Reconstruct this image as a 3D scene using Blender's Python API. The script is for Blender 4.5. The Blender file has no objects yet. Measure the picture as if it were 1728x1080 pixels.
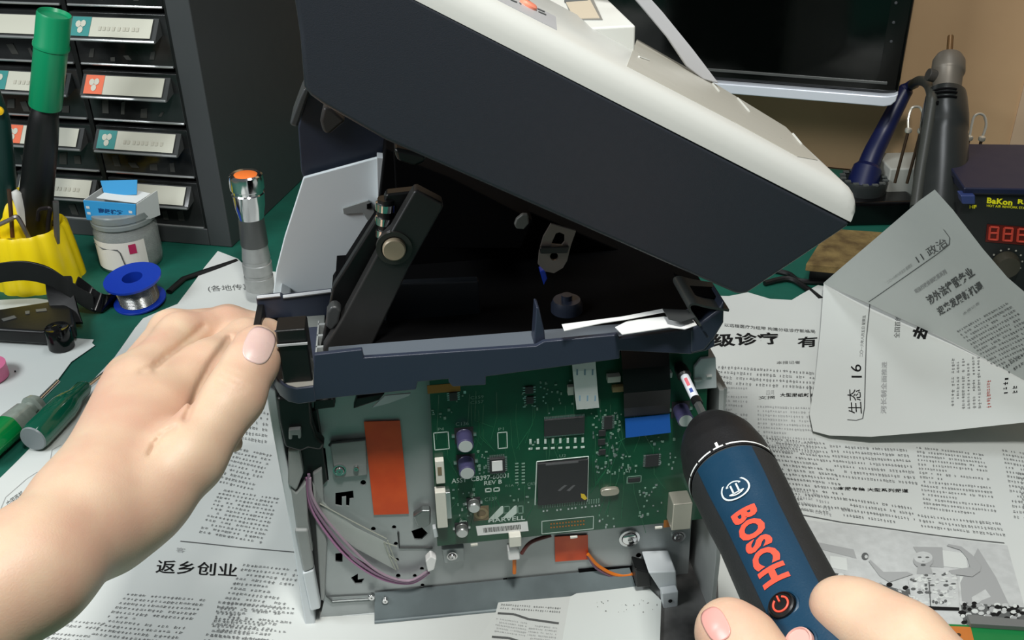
import bpy, bmesh, math, random
import numpy as np
from mathutils import Vector, Matrix
# ---------------------------------------------------------------- camera, world, lights, exposure
SC = bpy.context.scene
CO = SC.collection
FPX = 1700.0; CAMH = .47; PIT = math.radians(30); ROL = math.radians(1.3)
_r = np.array([1, 0, 0.]); _u = np.array([0, math.sin(PIT), math.cos(PIT)]); FW = np.array([0, math.cos(PIT), -math.sin(PIT)])
RT = _r*math.cos(ROL)-_u*math.sin(ROL); UP = _u*math.cos(ROL)+_r*math.sin(ROL); CP = np.array([0, 0, CAMH])
cam = bpy.data.cameras.new('camera'); cam.sensor_width = 36; cam.lens = 36*FPX/1728; cam.clip_start = .01
co = bpy.data.objects.new('camera', cam); CO.objects.link(co)
M = Matrix.Identity(4)
for i in range(3):
    M[i][0] = RT[i]; M[i][1] = UP[i]; M[i][2] = -FW[i]; M[i][3] = CP[i]
co.matrix_world = M
SC.camera = co
SC.view_settings.view_transform = 'Standard'; SC.view_settings.look = 'None'
SC.view_settings.exposure = 0; SC.view_settings.gamma = 1; SC.view_settings.use_curve_mapping = False
W = bpy.data.worlds.new('world'); SC.world = W; W.use_nodes = True
W.node_tree.nodes['Background'].inputs[0].default_value = (.86, .95, 1, 1)
W.node_tree.nodes['Background'].inputs[1].default_value = .11
def area(name, loc, target, size, power, col=(1, 1, 1), sy=None):
    l = bpy.data.lights.new(name, 'AREA'); l.energy = power; l.size = size; l.color = col
    if sy: l.shape = 'RECTANGLE'; l.size_y = sy
    o = bpy.data.objects.new(name, l); CO.objects.link(o); o.location = loc
    o.rotation_euler = (Vector(target)-Vector(loc)).to_track_quat('-Z', 'Y').to_euler()
    return o
area('ceiling_lamp', (.2, .9, 2.2), (0, .9, 0), .9, 9.0, (.93, .97, 1), .3)
area('work_lamp', (.06, .04, 1.14), (.0, .5, 0), .14, 10.6, (1, .985, .95))
area('side_fill', (-1.05, .12, 1.05), (-.1, .7, .15), .7, 14.0, (.93, .97, 1), .4)  # added fill light, set low at the left to brighten the rear cover

# ---------------------------------------------------------------- helpers
def ray(x, y): return FW+RT*((x-864)/FPX)-UP*((y-540)/FPX)
def at(x, y, d): return Vector(CP+ray(x, y)*d)
def onz(x, y, z=0.): d = ray(x, y); return Vector(CP+d*((z-CAMH)/d[2]))
def onpl(x, y, pt, n):
    d = ray(x, y); n = np.array(n); return Vector(CP+d*(np.dot(np.array(pt)-CP, n)/np.dot(d, n)))
class Fr:
    """a local frame standing at O, turned by yaw degrees"""
    def __init__(s, O, yaw=0):
        s.O = Vector(O); s.yaw = math.radians(yaw); c, t = math.cos(s.yaw), math.sin(s.yaw)
        s.ax = [Vector((c, t, 0)), Vector((-t, c, 0)), Vector((0, 0, 1))]
    def L(s, p): d = Vector(p)-s.O; return Vector([d.dot(a) for a in s.ax])
    def Wd(s, p): return s.O+s.ax[0]*p[0]+s.ax[1]*p[1]+s.ax[2]*p[2]
    def px(s, x, y, k='y', c=0.):
        i = 'xyz'.index(k); return s.L(onpl(x, y, s.O+s.ax[i]*c, s.ax[i]))
    def pts(s, P, k='y', c=0.): return [s.px(a, b, k, c) for a, b in P]
def lin(c):
    return tuple(((v/255)/12.92 if v/255 <= .04045 else ((v/255+.055)/1.055)**2.4) for v in c)
MATS = {}
def mat(name, c, rough=.5, metal=0., nz=0., ns=60., bump=0., c2=None, emit=0., alpha=None, trans=0., sss=0., spec=.5, coat=0., bs=None):
    if name in MATS: return MATS[name]
    m = bpy.data.materials.new(name); m.use_nodes = True; nt = m.node_tree; b = nt.nodes['Principled BSDF']
    col = (*lin(c), 1); b.inputs['Base Color'].default_value = col
    b.inputs['Roughness'].default_value = rough; b.inputs['Metallic'].default_value = metal
    b.inputs['Specular IOR Level'].default_value = spec; b.inputs['Coat Weight'].default_value = coat
    tc = nt.nodes.new('ShaderNodeTexCoord'); n = nt.nodes.new('ShaderNodeTexNoise')
    n.inputs['Scale'].default_value = ns; n.inputs['Detail'].default_value = 4; nt.links.new(tc.outputs['Object'], n.inputs['Vector'])
    mp = nt.nodes.new('ShaderNodeMapRange'); nt.links.new(n.outputs['Fac'], mp.inputs[0])
    mp.inputs[3].default_value = max(0, rough-.06); mp.inputs[4].default_value = min(1, rough+.06); nt.links.new(mp.outputs[0], b.inputs['Roughness'])
    if nz or c2:
        mx = nt.nodes.new('ShaderNodeMix'); mx.data_type = 'RGBA'
        cc = (*lin(c2), 1) if c2 else tuple(min(1, v*(1-nz)) for v in col[:3])+(1,)
        mx.inputs[6].default_value = col; mx.inputs[7].default_value = cc
        cr = nt.nodes.new('ShaderNodeMapRange'); cr.inputs[1].default_value = .35; cr.inputs[2].default_value = .65
        nt.links.new(n.outputs['Fac'], cr.inputs[0]); nt.links.new(cr.outputs[0], mx.inputs[0]); nt.links.new(mx.outputs[2], b.inputs['Base Color'])
    if bump:
        bp = nt.nodes.new('ShaderNodeBump'); bp.inputs['Strength'].default_value = bump; bp.inputs['Distance'].default_value = .001
        n2 = nt.nodes.new('ShaderNodeTexNoise'); n2.inputs['Scale'].default_value = bs or ns*6; n2.inputs['Detail'].default_value = 3; nt.links.new(tc.outputs['Object'], n2.inputs['Vector'])
        nt.links.new(n2.outputs['Fac'], bp.inputs['Height']); nt.links.new(bp.outputs[0], b.inputs['Normal'])
    if emit: b.inputs['Emission Color'].default_value = col; b.inputs['Emission Strength'].default_value = emit
    if trans: b.inputs['Transmission Weight'].default_value = trans
    if alpha is not None: b.inputs['Alpha'].default_value = alpha
    if sss: b.inputs['Subsurface Weight'].default_value = sss; b.inputs['Subsurface Radius'].default_value = (.006, .0025, .0012); b.inputs['Subsurface Scale'].default_value = 1.
    MATS[name] = m; return m
class MB:
    def __init__(s): s.v = []; s.f = []; s.mi = []
    def add(s, V, Fc, mi=0):
        n = len(s.v); s.v += [tuple(p) for p in V]; s.f += [tuple(i+n for i in q) for q in Fc]; s.mi += [mi]*len(Fc); return s
    def prism(s, pts, vec, mi=0):
        n = len(pts); vec = Vector(vec); A = [Vector(p) for p in pts]; B = [p+vec for p in A]
        return s.add(A+B, [tuple(range(n)), tuple(range(2*n-1, n-1, -1))]+[(i, i+n, (i+1) % n+n, (i+1) % n) for i in range(n)], mi)
    def box(s, x0, x1, y0, y1, z0, z1, mi=0):
        return s.prism([(x0, y0, z0), (x1, y0, z0), (x1, y0, z1), (x0, y0, z1)], (0, y1-y0, 0), mi)
    def tube(s, P, r, seg=10, mi=0, cap=True, flat=None):
        P = [Vector(p) for p in P]; n = len(P); r = r if isinstance(r, (list, tuple)) else [r]*n; V = []; Fc = []; a = None
        for i in range(n):
            t = (P[min(i+1, n-1)]-P[max(i-1, 0)]).normalized()
            if a is None: a = t.cross(Vector((0, 0, 1)) if abs(t.z) < .9 else Vector((0, 1, 0))).normalized()
            else: a = (a-t*a.dot(t)).normalized()
            b = t.cross(a)
            for k in range(seg):
                w = 2*math.pi*k/seg; V.append(P[i]+(a*math.cos(w)+b*math.sin(w)*(flat or 1))*r[i])
        for i in range(n-1):
            for k in range(seg): Fc.append((i*seg+k, i*seg+(k+1) % seg, (i+1)*seg+(k+1) % seg, (i+1)*seg+k))
        if cap: Fc += [tuple(range(seg-1, -1, -1)), tuple(range((n-1)*seg, n*seg))]
        return s.add(V, Fc, mi)
    def cyl(s, a, b, r, r2=None, seg=24, mi=0): return s.tube([a, b], [r, r if r2 is None else r2], seg, mi)
    def lathe(s, O, ax, prof, seg=32, mi=0, cap=True, wob=None):
        """prof: list of (height, radius) along axis ax"""
        O = Vector(O); t = Vector(ax).normalized(); a = t.cross(Vector((0, 0, 1)) if abs(t.z) < .9 else Vector((0, 1, 0))).normalized(); b = t.cross(a); V = []; Fc = []
        for h, r in prof:
            for k in range(seg):
                w = 2*math.pi*k/seg; rr = r*(wob(w, h) if wob else 1); V.append(O+t*h+(a*math.cos(w)+b*math.sin(w))*rr)
        n = len(prof)
        for i in range(n-1):
            for k in range(seg): Fc.append((i*seg+k, i*seg+(k+1) % seg, (i+1)*seg+(k+1) % seg, (i+1)*seg+k))
        if cap: Fc += [tuple(range(seg-1, -1, -1)), tuple(range((n-1)*seg, n*seg))]
        return s.add(V, Fc, mi)
    def strip(s, P, wvec, th, mi=0):
        """ribbon along P, wvec its width vector (one, or one per point), th thickness"""
        P = [Vector(p) for p in P]; n = len(P); V = []; Fc = []
        for i in range(n):
            w = Vector(wvec[i] if isinstance(wvec, list) else wvec); t = (P[min(i+1, n-1)]-P[max(i-1, 0)]).normalized(); nn = t.cross(w).normalized()*th
            V += [P[i]-w/2, P[i]+w/2, P[i]+w/2+nn, P[i]-w/2+nn]
        for i in range(n-1):
            for k in range(4): Fc.append((i*4+k, i*4+(k+1) % 4, (i+1)*4+(k+1) % 4, (i+1)*4+k))
        Fc += [(3, 2, 1, 0), (n*4-4, n*4-3, n*4-2, n*4-1)]
        return s.add(V, Fc, mi)
def kids(o, parent):
    if parent is not None: o.parent = parent
def tag(o, label=None, cat=None, group=None, kind=None):
    for k, v in (('label', label), ('category', cat), ('group', group), ('kind', kind)):
        if v: o[k] = v
    return o
def obj(name, mb, m, parent=None, bevel=0., seg=2, smooth=False, label=None, loc=None, rot=None, recalc=True, ang=35):
    me = bpy.data.meshes.new(name); me.from_pydata(mb.v, [], mb.f); ms = m if isinstance(m, (list, tuple)) else [m]
    for q in ms: me.materials.append(q)
    me.polygons.foreach_set('material_index', mb.mi); me.update()
    if recalc:
        bm = bmesh.new(); bm.from_mesh(me); bmesh.ops.recalc_face_normals(bm, faces=bm.faces[:]); bm.to_mesh(me); bm.free()
    o = bpy.data.objects.new(name, me); CO.objects.link(o); kids(o, parent)
    if smooth or bevel:
        me.polygons.foreach_set('use_smooth', [True]*len(me.polygons)); me.set_sharp_from_angle(angle=math.radians(ang))
    if bevel:
        b = o.modifiers.new('bevel', 'BEVEL'); b.width = bevel; b.segments = seg; b.limit_method = 'ANGLE'; b.angle_limit = math.radians(40); b.harden_normals = True
    if loc is not None: o.location = loc
    if rot is not None: o.rotation_euler = rot
    if label: o['label'] = label
    return o
def thing(name, fr, label, cat, group=None):
    o = bpy.data.objects.new(name, None); CO.objects.link(o); o.location = fr.O; o.rotation_euler = (0, 0, fr.yaw); o.empty_display_size = .02
    return tag(o, label, cat, group)
def copytree(o, parent=None):
    c = o.copy(); CO.objects.link(c)
    if parent: c.parent = parent
    for ch in list(o.children): copytree(ch, c)
    return c
_G = {}
def glyphs(s, bold=0.):
    """2D mesh of a string: verts in text units, width, height"""
    k = (s, bold)
    if k in _G: return _G[k]
    cu = bpy.data.curves.new('t', 'FONT'); cu.body = s; cu.size = 1; cu.space_character = 1+bold*2; cu.offset = bold; cu.resolution_u = 3
    o = bpy.data.objects.new('t', cu); CO.objects.link(o); bpy.context.view_layer.update()
    me = bpy.data.meshes.new_from_object(o.evaluated_get(bpy.context.evaluated_depsgraph_get()))
    V = [(v.co.x, v.co.y) for v in me.vertices]; Fc = [tuple(p.vertices) for p in me.polygons]
    bpy.data.objects.remove(o); bpy.data.curves.remove(cu); bpy.data.meshes.remove(me)
    xs = [v[0] for v in V]; ys = [v[1] for v in V]; x0, x1, y0, y1 = min(xs), max(xs), min(ys), max(ys)
    _G[k] = ([((a-x0)/(x1-x0), (b-y0)/(y1-y0)) for a, b in V], Fc, (x1-x0)/(y1-y0)); return _G[k]
def text(mb, s, fn, mi=0, bold=0.):
    """fn maps the unit square of the text to 3D"""
    V, Fc, _ = glyphs(s, bold); mb.add([fn(a, b) for a, b in V], Fc, mi)
def aff(o, a, b):
    """unit square from three corners: origin, end of baseline, top of origin"""
    o, a, b = Vector(o), Vector(a), Vector(b); return lambda u, v: o+(a-o)*u+(b-o)*v
def curve_plate(loops, th, fn):
    """plate with holes: loops of 2D points, fn maps (x, z) to the front plane, th its back vector"""
    cu = bpy.data.curves.new('c', 'CURVE'); cu.dimensions = '2D'; cu.fill_mode = 'BOTH'
    for lp in loops:
        sp = cu.splines.new('POLY'); sp.points.add(len(lp)-1); sp.use_cyclic_u = True
        for i, (a, b) in enumerate(lp): sp.points[i].co = (a, b, 0, 1)
    cu.extrude = .5
    o = bpy.data.objects.new('c', cu); CO.objects.link(o); bpy.context.view_layer.update()
    me = bpy.data.meshes.new_from_object(o.evaluated_get(bpy.context.evaluated_depsgraph_get()))
    th = Vector(th); V = [Vector(fn(v.co.x, v.co.y))+th*(.5-v.co.z) for v in me.vertices]; Fc = [tuple(p.vertices) for p in me.polygons]
    bpy.data.objects.remove(o); bpy.data.curves.remove(cu); bpy.data.meshes.remove(me)
    mb = MB(); mb.add(V, Fc); return mb
def circ(x, y, r, n=14, ry=None): return [(x+r*math.cos(2*math.pi*i/n), y+(ry or r)*math.sin(2*math.pi*i/n)) for i in range(n)]
R = random.Random(7)

# materials
GREEN = mat('green_mat', (10, 88, 72), .62, nz=.15, ns=40, bump=.15)
NAVY = mat('navy_plastic', (40, 44, 51), .42, nz=.06, ns=300, bump=.12)
NAVYD = mat('navy_frame_plastic', (44, 51, 66), .38, bump=.05)
BLACK = mat('black_plastic', (15, 16, 16), .4, bump=.05)
BLACKG = mat('black_gloss', (10, 10, 11), .12)
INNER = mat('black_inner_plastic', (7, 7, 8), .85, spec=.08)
STEEL = mat('zinc_steel', (172, 178, 178), .38, .4, nz=.12, ns=25)
STEEL2 = mat('brushed_steel', (150, 156, 155), .33, .85, nz=.2, ns=30)
WHITE = mat('white_plastic', (204, 206, 200), .33, bump=.03)
WGRAY = mat('warm_grey_deck', (190, 188, 176), .3, nz=.05)
LGRAY = mat('light_grey_plastic', (206, 212, 214), .45, nz=.03)
MGRAY = mat('mid_grey_plastic', (150, 154, 152), .5, nz=.08)
ORANGE = mat('orange_tape', (226, 88, 34), .4, nz=.12, ns=50, c2=(210, 72, 24))
CHROME = mat('chrome', (225, 225, 225), .12, 1.)
PAPER = mat('newsprint', (204, 208, 204), .85, nz=.03, ns=12, bump=.1, spec=.15)
INK = mat('ink', (28, 28, 28), .8, spec=.1)
INK2 = mat('body_ink', (92, 94, 93), .85, spec=.1)
INK3 = mat('light_ink', (160, 162, 161), .85, spec=.1)
INK4 = mat('halftone_grey', (194, 197, 195), .85, nz=.12, ns=150, spec=.1)
RINK = mat('red_ink', (170, 90, 84), .85, spec=.1)
INK5 = mat('small_type_ink', (118, 120, 119), .85, spec=.1)
PP = [PAPER, INK, INK2, INK3, INK4, RINK, INK5]
WPAPER = mat('white_paper', (210, 216, 212), .8, spec=.2)
PCBM = mat('solder_mask_green', (16, 78, 52), .3, nz=.22, ns=70, c2=(12, 66, 44), coat=.3)
SILK = mat('silkscreen_white', (200, 214, 205), .6)
SILKD = mat('silkscreen_dim', (120, 150, 134), .6)
TIN = mat('tin_solder', (200, 205, 205), .3, .9)
GOLD = mat('bare_copper', (176, 112, 52), .4, .4)
CHIP = mat('chip_epoxy', (42, 42, 44), .5, bump=.1)
CREAM = mat('connector_cream', (222, 220, 208), .5)
WCON = mat('connector_white', (240, 240, 238), .4)
SKIN = mat('skin', (212, 184, 156), .5, ns=34, c2=(206, 166, 142), bump=.12, bs=1100, sss=.22, spec=.4)
NAIL = mat('nail', (232, 196, 184), .28, ns=60, c2=(226, 184, 174), sss=.2, coat=.3)
NAILW = mat('nail_edge', (232, 214, 190), .35)
BLUE = mat('blue_plastic', (18, 52, 160), .35)
# ---------------------------------------------------------------- setting
mb = MB(); mb.box(-1.0, 1.3, -.5, 1.9, -.03, -.0021); tag(obj('desk', mb, mat('desk_wood', (120, 95, 66), .5, nz=.2)), kind='structure')
WF = Fr(onz(1500, 292), -20)
mb = MB(); mb.prism([(-.9, -.4, -.002), (1.1, -.4, -.002), tuple(WF.Wd((.66, -.004, -.002))), tuple(WF.Wd((-1.4, -.004, -.002)))], (0, 0, .002))
tag(obj('cutting_mat', mb, GREEN, bevel=.0008), 'dark green work mat covering the whole desk under the newspapers', 'mat')
WALL = mat('beige_board', (196, 162, 122), .7, nz=.1, ns=6, c2=(184, 150, 112), bump=.1)
mb = MB(); mb.box(-1.5, .125, 0, .02, 0, .9); wl = obj('wall_back', mb, WALL, loc=WF.O, rot=(0, 0, WF.yaw)); tag(wl, kind='structure')
mb = MB(); mb.box(.125, .9, -.003, .02, 0, .9); wl = obj('wall_right', mb, mat('beige_board_light', (200, 172, 142), .7, nz=.06, ns=5), loc=WF.O, rot=(0, 0, WF.yaw)); tag(wl, kind='structure')

# ---------------------------------------------------------------- printer
PF = Fr(onz(545, 1045), 6.3)
PR = thing('multifunction_printer', PF, 'opened navy and white laser printer with exposed circuit board, side cover off, standing on newspaper', 'printer')
def pr(name, pts, y0, y1, m, bevel=.0006, seg=2, parent=None, label=None, k='y'):
    mb = MB(); v = {'x': (y1-y0, 0, 0), 'y': (0, y1-y0, 0), 'z': (0, 0, y1-y0)}[k]
    mb.prism(PF.pts(pts, k, y0), v); return obj(name, mb, m, parent or PR, bevel, seg, label=label)
# main plate with punched holes
def loc2(P, y=0.): return [(q.x, q.z) for q in PF.pts(P, 'y', y)]
outer = loc2([(524, 640), (1186, 575), (1160, 985), (1090, 968), (1060, 985), (690, 1012), (640, 1022), (560, 1026), (541, 1010)])
holes = []
for x, y, r in ((630, 893, 4.2), (665, 890, 3.8), (668, 918, 3.8), (670, 945, 3.5), (672, 972, 4), (700, 972, 3.5), (712, 960, 3.5), (713, 988, 3.5), (1078, 938, 5), (613, 815, 5)):
    q = loc2(circ(x, y, r, 12)); holes.append(q)
for P in ([(566, 832), (596, 828), (597, 842), (590, 843), (589, 855), (584, 854), (584, 839), (577, 840), (577, 855), (566, 853)],
          [(592, 975), (604, 968), (604, 978), (615, 976), (610, 985), (600, 986)],
          [(566, 934), (578, 933), (578, 948), (566, 948)],
          [(541, 757), (549, 756), (555, 812), (546, 812)],
          [(694, 896), (712, 890), (722, 900), (712, 910), (700, 911)],
          [(727, 992), (733, 991), (734, 1006), (729, 1008)], [(849, 976), (856, 975), (856, 994), (850, 996)],
          [(924, 985), (954, 981), (955, 988), (925, 990)],
          [(556, 668), (566, 668), (566, 680), (556, 680)]):
    holes.append(loc2(P))
obj('side_plate', curve_plate([outer]+holes, (0, .0012, 0), lambda a, b: Vector((a, 0, b))), STEEL, PR, label='punched galvanised steel side plate')
pr('inner_chassis', [(535, 640), (1180, 590), (1160, 980), (560, 1022)], .012, .16, INNER, .002)
# relief on the plate
pr('mounting_bracket', [(556, 748), (617, 742), (620, 803), (566, 808)], -.0025, 0, MGRAY, .001, label='raised grey bracket with a screw')
def screw(x, y, yl, r, parent=None, ring=True):
    c = PF.px(x, y, 'y', yl); mb = MB()
    if ring: mb.lathe(c, (0, -1, 0), [(-.001, r*1.45), (.0006, r*1.45), (.0006, r*1.1), (.0002, r*1.05)], 20, cap=False)
    mb.lathe(c, (0, -1, 0), [(-.001, r), (.0012, r), (.0018, r*.8), (.0018, r*.25), (.0008, r*.2)], 20)
    return obj('screw', mb, CHROME, parent or PR, smooth=True)
screw(573, 793, -.003, .0026); screw(601, 789, -.003, .0016, ring=False); screw(763, 938, -.006, .0022); screw(1062, 908, -.001, .0045); screw(1145, 905, -.001, .003)
screw(627, 1006, -.004, .0022, ring=False); screw(650, 1012, -.004, .002, ring=False)
pr('mounting_tab', [(745, 927), (783, 924), (784, 948), (750, 952)], -.005, -.001, STEEL, .0008)
pr('plate_clip', [(697, 872), (712, 862), (727, 862), (727, 885), (716, 892), (704, 890)], -.006, -.001, STEEL2, .001)
mb = MB(); 
for P in ([(672, 898), (674, 924), (730, 924)], ):
    q = PF.pts(P, 'y', -.0006); mb.tube(q, .0006, 6)
mb.tube(PF.pts([(556, 752), (560, 747), (617, 741)], 'y', -.0028), .0009, 6)
obj('embossed_line', mb, mat('dark_seam', (50, 54, 54), .6), PR)
# lower flange folding toward the camera
a = PF.pts([(632, 1000), (1062, 957)], 'y', -.001); a[0].z = a[0].z
f0 = PF.L(onz(632, 1050, .003)); f1 = PF.L(onz(1078, 1007, .003))
mb = MB(); mb.prism([a[0], a[1], f1, f0], (0, 0, -.001)); mb.tube([f0, f1], .0012, 8)
obj('lower_flange', mb, mat('mottled_steel', (128, 140, 142), .45, .15, nz=.4, ns=22, c2=(104, 114, 116)), PR, smooth=True, label='worn grey steel flange at the foot of the plate')  # grey base mottled with darker grey patches
mb = MB(); q = PF.pts([(690, 1003), (770, 995), (850, 990), (1060, 966)], 'y', -.0015)
b0 = PF.L(onz(540, 1044, .002)); b1 = PF.L(onz(640, 1035, .002)); c0 = PF.px(548, 1008, 'y', -.001); c1 = PF.px(650, 1003, 'y', -.001)
mb.prism([c0, c1, b1, b0], (0, 0, -.001)); mb.tube([b0, b1], .001, 8); obj('lower_flange', mb, STEEL, PR, smooth=True)
mb = MB(); f = PF.pts([(545, 990), (548, 1006), (560, 1016), (590, 1014), (626, 1012)], 'y', -.002); mb.tube(f, .001, 8); obj('bent_rim', mb, STEEL2, PR, smooth=True)
# right foot bracket
pr('foot_bracket', [(1094, 966), (1141, 964), (1143, 1000), (1118, 1003)], -.02, -.001, LGRAY, .001)
pr('foot_bracket', [(1117, 1002), (1145, 998), (1144, 1024), (1119, 1028)], -.026, -.02, LGRAY, .0008)
mb = MB(); mb.lathe(PF.px(1131, 1014, 'y', -.0262), (0, -1, 0), [(0, .0013), (.0003, .0013), (.0003, .0005)], 12); obj('screw_hole', mb, BLACK, PR)
pr('black_spacer', [(1072, 960), (1096, 966), (1100, 990), (1074, 992)], -.014, -.002, BLACK, .001)
pr('cavity_shade', [(976, 962), (1092, 955), (1094, 966), (1060, 985), (985, 992)], -.0012, .0, INNER, 0)  # thin black slab on the plate, painting the shade of a gap
# right side blade and white guide
e = PF.L(onz(1169, 1072, 0)); q = PF.px(1200, 690, 'y', e.y)
xr = PF.px(1178, 900, 'y', 0).x
mb = MB(); mb.prism([(xr, e.y+.01, 0), (xr, .16, 0), (xr, .16, .155), (xr, -.012, .155), (xr, e.y+.01, .05)], (.003, 0, 0)); obj('side_cover_edge', mb, MGRAY, PR, .0006, label='mid grey edge of the right side panel')
mb = MB(); mb.box(xr+.003, xr+.008, -.004, .15, .0, .15); obj('side_cover_rib', mb, mat('grey_blade', (176, 180, 178), .5), PR, .001)
pr('paper_guide', [(1172, 620), (1183, 606), (1208, 603), (1210, 655), (1174, 658), (1172, 640)], -.014, .01, LGRAY, .0005)
mb = MB(); mb.tube(PF.pts([(1171, 641), (1184, 640)], 'y', -.0145), .0008, 6); mb.tube(PF.pts([(1192, 635), (1201, 634)], 'y', -.0145), .0008, 6); obj('guide_ridge', mb, WHITE, PR)
# left side panel and channel
l0 = PF.L(onz(532, 1056, 0)); xl = PF.px(524, 1040, 'y', -.004).x
def leaf(name, P, y0, y1, m, bv=.0008, label=None): return pr(name, P, y0, y1, m, bv, label=label)
leaf('side_panel', [(446, 650), (466, 660), (480, 760), (508, 900), (533, 1056), (515, 1056), (488, 880), (462, 740)], -.006, .14, LGRAY, .001, 'light grey left side panel edge')
leaf('channel_leaf', [(486, 760), (505, 758), (512, 800), (500, 830), (486, 820)], -.008, -.002, MGRAY, .0015)
leaf('channel_leaf', [(490, 822), (500, 832), (516, 815), (520, 880), (528, 930), (515, 960), (505, 930)], -.007, -.001, MGRAY, .0015)
leaf('channel_leaf', [(497, 895), (520, 895), (530, 960), (512, 968)], -.009, -.004, MGRAY, .0015)
leaf('channel_leaf', [(510, 968), (529, 962), (541, 1028), (524, 1032)], -.009, -.002, LGRAY, .0012)
leaf('channel_leaf', [(527, 800), (543, 790), (552, 920), (548, 1012), (541, 1016), (535, 930)], -.004, 0, MGRAY, .0012)
leaf('black_channel', [(500, 700), (536, 690), (546, 760), (553, 812), (536, 830), (540, 960), (544, 1010), (536, 1026), (516, 880), (505, 790)], -.002, .01, BLACK, .001)
leaf('black_latch', [(466, 672), (523, 668), (527, 715), (535, 740), (549, 750), (541, 762), (520, 758), (508, 764), (480, 756), (470, 710)], -.010, -.002, BLACK, .002, 'black plastic latch below the corner')
leaf('latch_clip', [(487, 726), (508, 724), (508, 740), (503, 741), (503, 735), (493, 735), (493, 742), (487, 742)], -.013, -.010, MGRAY, .0006)
leaf('black_spacer', [(530, 676), (565, 673), (565, 688), (530, 692)], -.004, -.001, BLACK, .0006)
leaf('black_lever', [(596, 691), (602, 672), (650, 664), (640, 676)], -.012, -.006, BLACK, .0008)
leaf('film_flag', [(628, 688), (650, 668), (693, 664), (690, 668), (655, 681)], -.014, -.013, LGRAY, 0)
# orange tapes, film, cables
def tape(P, y, m=ORANGE, name='orange_tape'):
    mb = MB(); mb.prism(PF.pts(P, 'y', y), (0, .0004, 0)); return obj(name, mb, m, PR)
tape([(614, 712), (675, 710), (690, 867), (631, 869)], -.0012); tape([(936, 906), (992, 903), (993, 944), (937, 948)], -.0012)
mb = MB(); mb.prism(PF.pts([(527, 812), (540, 840), (560, 862), (600, 890), (652, 915), (668, 962), (600, 925), (545, 880), (532, 860)], 'y', -.004), (0, .0002, 0))
obj('clear_film', mb, mat('frosted_film', (214, 220, 214), .3, alpha=.35), PR)
mb = MB()
for P in ([(540, 850), (580, 872), (620, 893), (652, 909)], [(648, 914), (656, 936), (668, 962)], [(654, 912), (662, 934), (672, 960)], [(650, 916), (670, 922)], [(656, 936), (670, 946)]):
    mb.tube(PF.pts(P, 'y', -.0045), .0004, 5)
obj('film_edge', mb, mat('film_line', (168, 172, 160), .4), PR)
def spl(P, n=8):
    P = [Vector(p) for p in P]; out = []
    Q = [P[0]]+P+[P[-1]]
    for i in range(1, len(Q)-2):
        for k in range(n):
            t = k/n; a, b, c, d = Q[i-1], Q[i], Q[i+1], Q[i+2]
            out.append(.5*((2*b)+(c-a)*t+(2*a-5*b+4*c-d)*t*t+(3*b-a-3*c+d)*t**3))
    return out+[P[-1]]
def wire(P, y, r, m, name='wire', label=None):
    q = [PF.px(a, b, 'y', y if len(t) < 1 else t[0]) for a, b, *t in P]
    mb = MB(); mb.tube(spl(q), r, 8); return obj(name, mb, m, PR, smooth=True, label=label)
MAUVE = mat('mauve_wire', (140, 112, 134), .45); MAUVE2 = mat('pink_wire', (172, 122, 158), .45)
wire([(521, 800), (524, 840), (545, 880), (590, 935), (640, 970), (690, 982), (722, 966)], -.006, .0009, MAUVE)
wire([(523, 806), (527, 838), (550, 876), (600, 932), (645, 968), (690, 980), (724, 962)], -.0065, .0008, mat('lilac_wire', (166, 142, 158), .45))
wire([(519, 806), (522, 845), (540, 884), (584, 938), (640, 975), (692, 984), (724, 966)], -.005, .0009, MAUVE2)
wire([(517, 806), (520, 848), (538, 880), (582, 930), (636, 965)], -.004, .0009, mat('brown_wire', (110, 80, 100), .45))
pr('wire_plug', [(718, 948), (727, 939), (737, 944), (733, 962), (722, 966)], -.010, -.004, WCON, .0008, label='small white plug on the mauve wires')
wire([(880, 934), (896, 915), (930, 903)], -.006, .0012, mat('maroon_wire', (96, 44, 40), .45))
wire([(868, 944), (868, 956), (868, 967)], -.01, .0012, mat('orange_wire', (224, 120, 30), .45))
pr('wire_plug', [(857, 929), (876, 927), (878, 945), (858, 947)], -.014, -.007, WCON, .001, label='white plug hanging below the circuit board')
wire([(992, 935), (1010, 955), (1040, 970), (1072, 968), (1092, 964)], -.003, .0011, mat('orange_wire', (224, 120, 30), .45)); wire([(992, 938), (1008, 960), (1040, 974), (1075, 972)], -.003, .0009, mat('brown_wire', (110, 80, 100), .45))
# ---- circuit board
YB = -.012
brd = [(722, 600), (738, 922), (1130, 882), (1186, 876), (1196, 590)]
mb = MB(); mb.prism(PF.pts(brd, 'y', YB), (0, .0016, 0)); PCB = obj('circuit_board', mb, PCBM, PR, .0003, label='green circuit board with white print')
DEP = PF.px(900, 780, 'y', YB); 
def loc(x, y, yb=YB): return PF.px(x, y, 'y', yb)
def bx(name, x, y, w, h, t, m, bevel=.0003, parent=None, y0=YB, skew=0, **k):
    """component centred at pixel x, y, w by h pixels, t metres proud of the board"""
    a = loc(x-w/2, y, y0); b = loc(x+w/2, y, y0); c = loc(x, y+h/2, y0); d = loc(x, y-h/2, y0)
    o = loc(x, y, y0); W2 = (b.x-a.x)/2; H2 = (d.z-c.z)/2
    mb = MB(); mb.box(o.x-W2, o.x+W2, y0-t, y0, o.z-H2, o.z+H2); return obj(name, mb, m, parent or PCB, bevel, **k)
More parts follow.
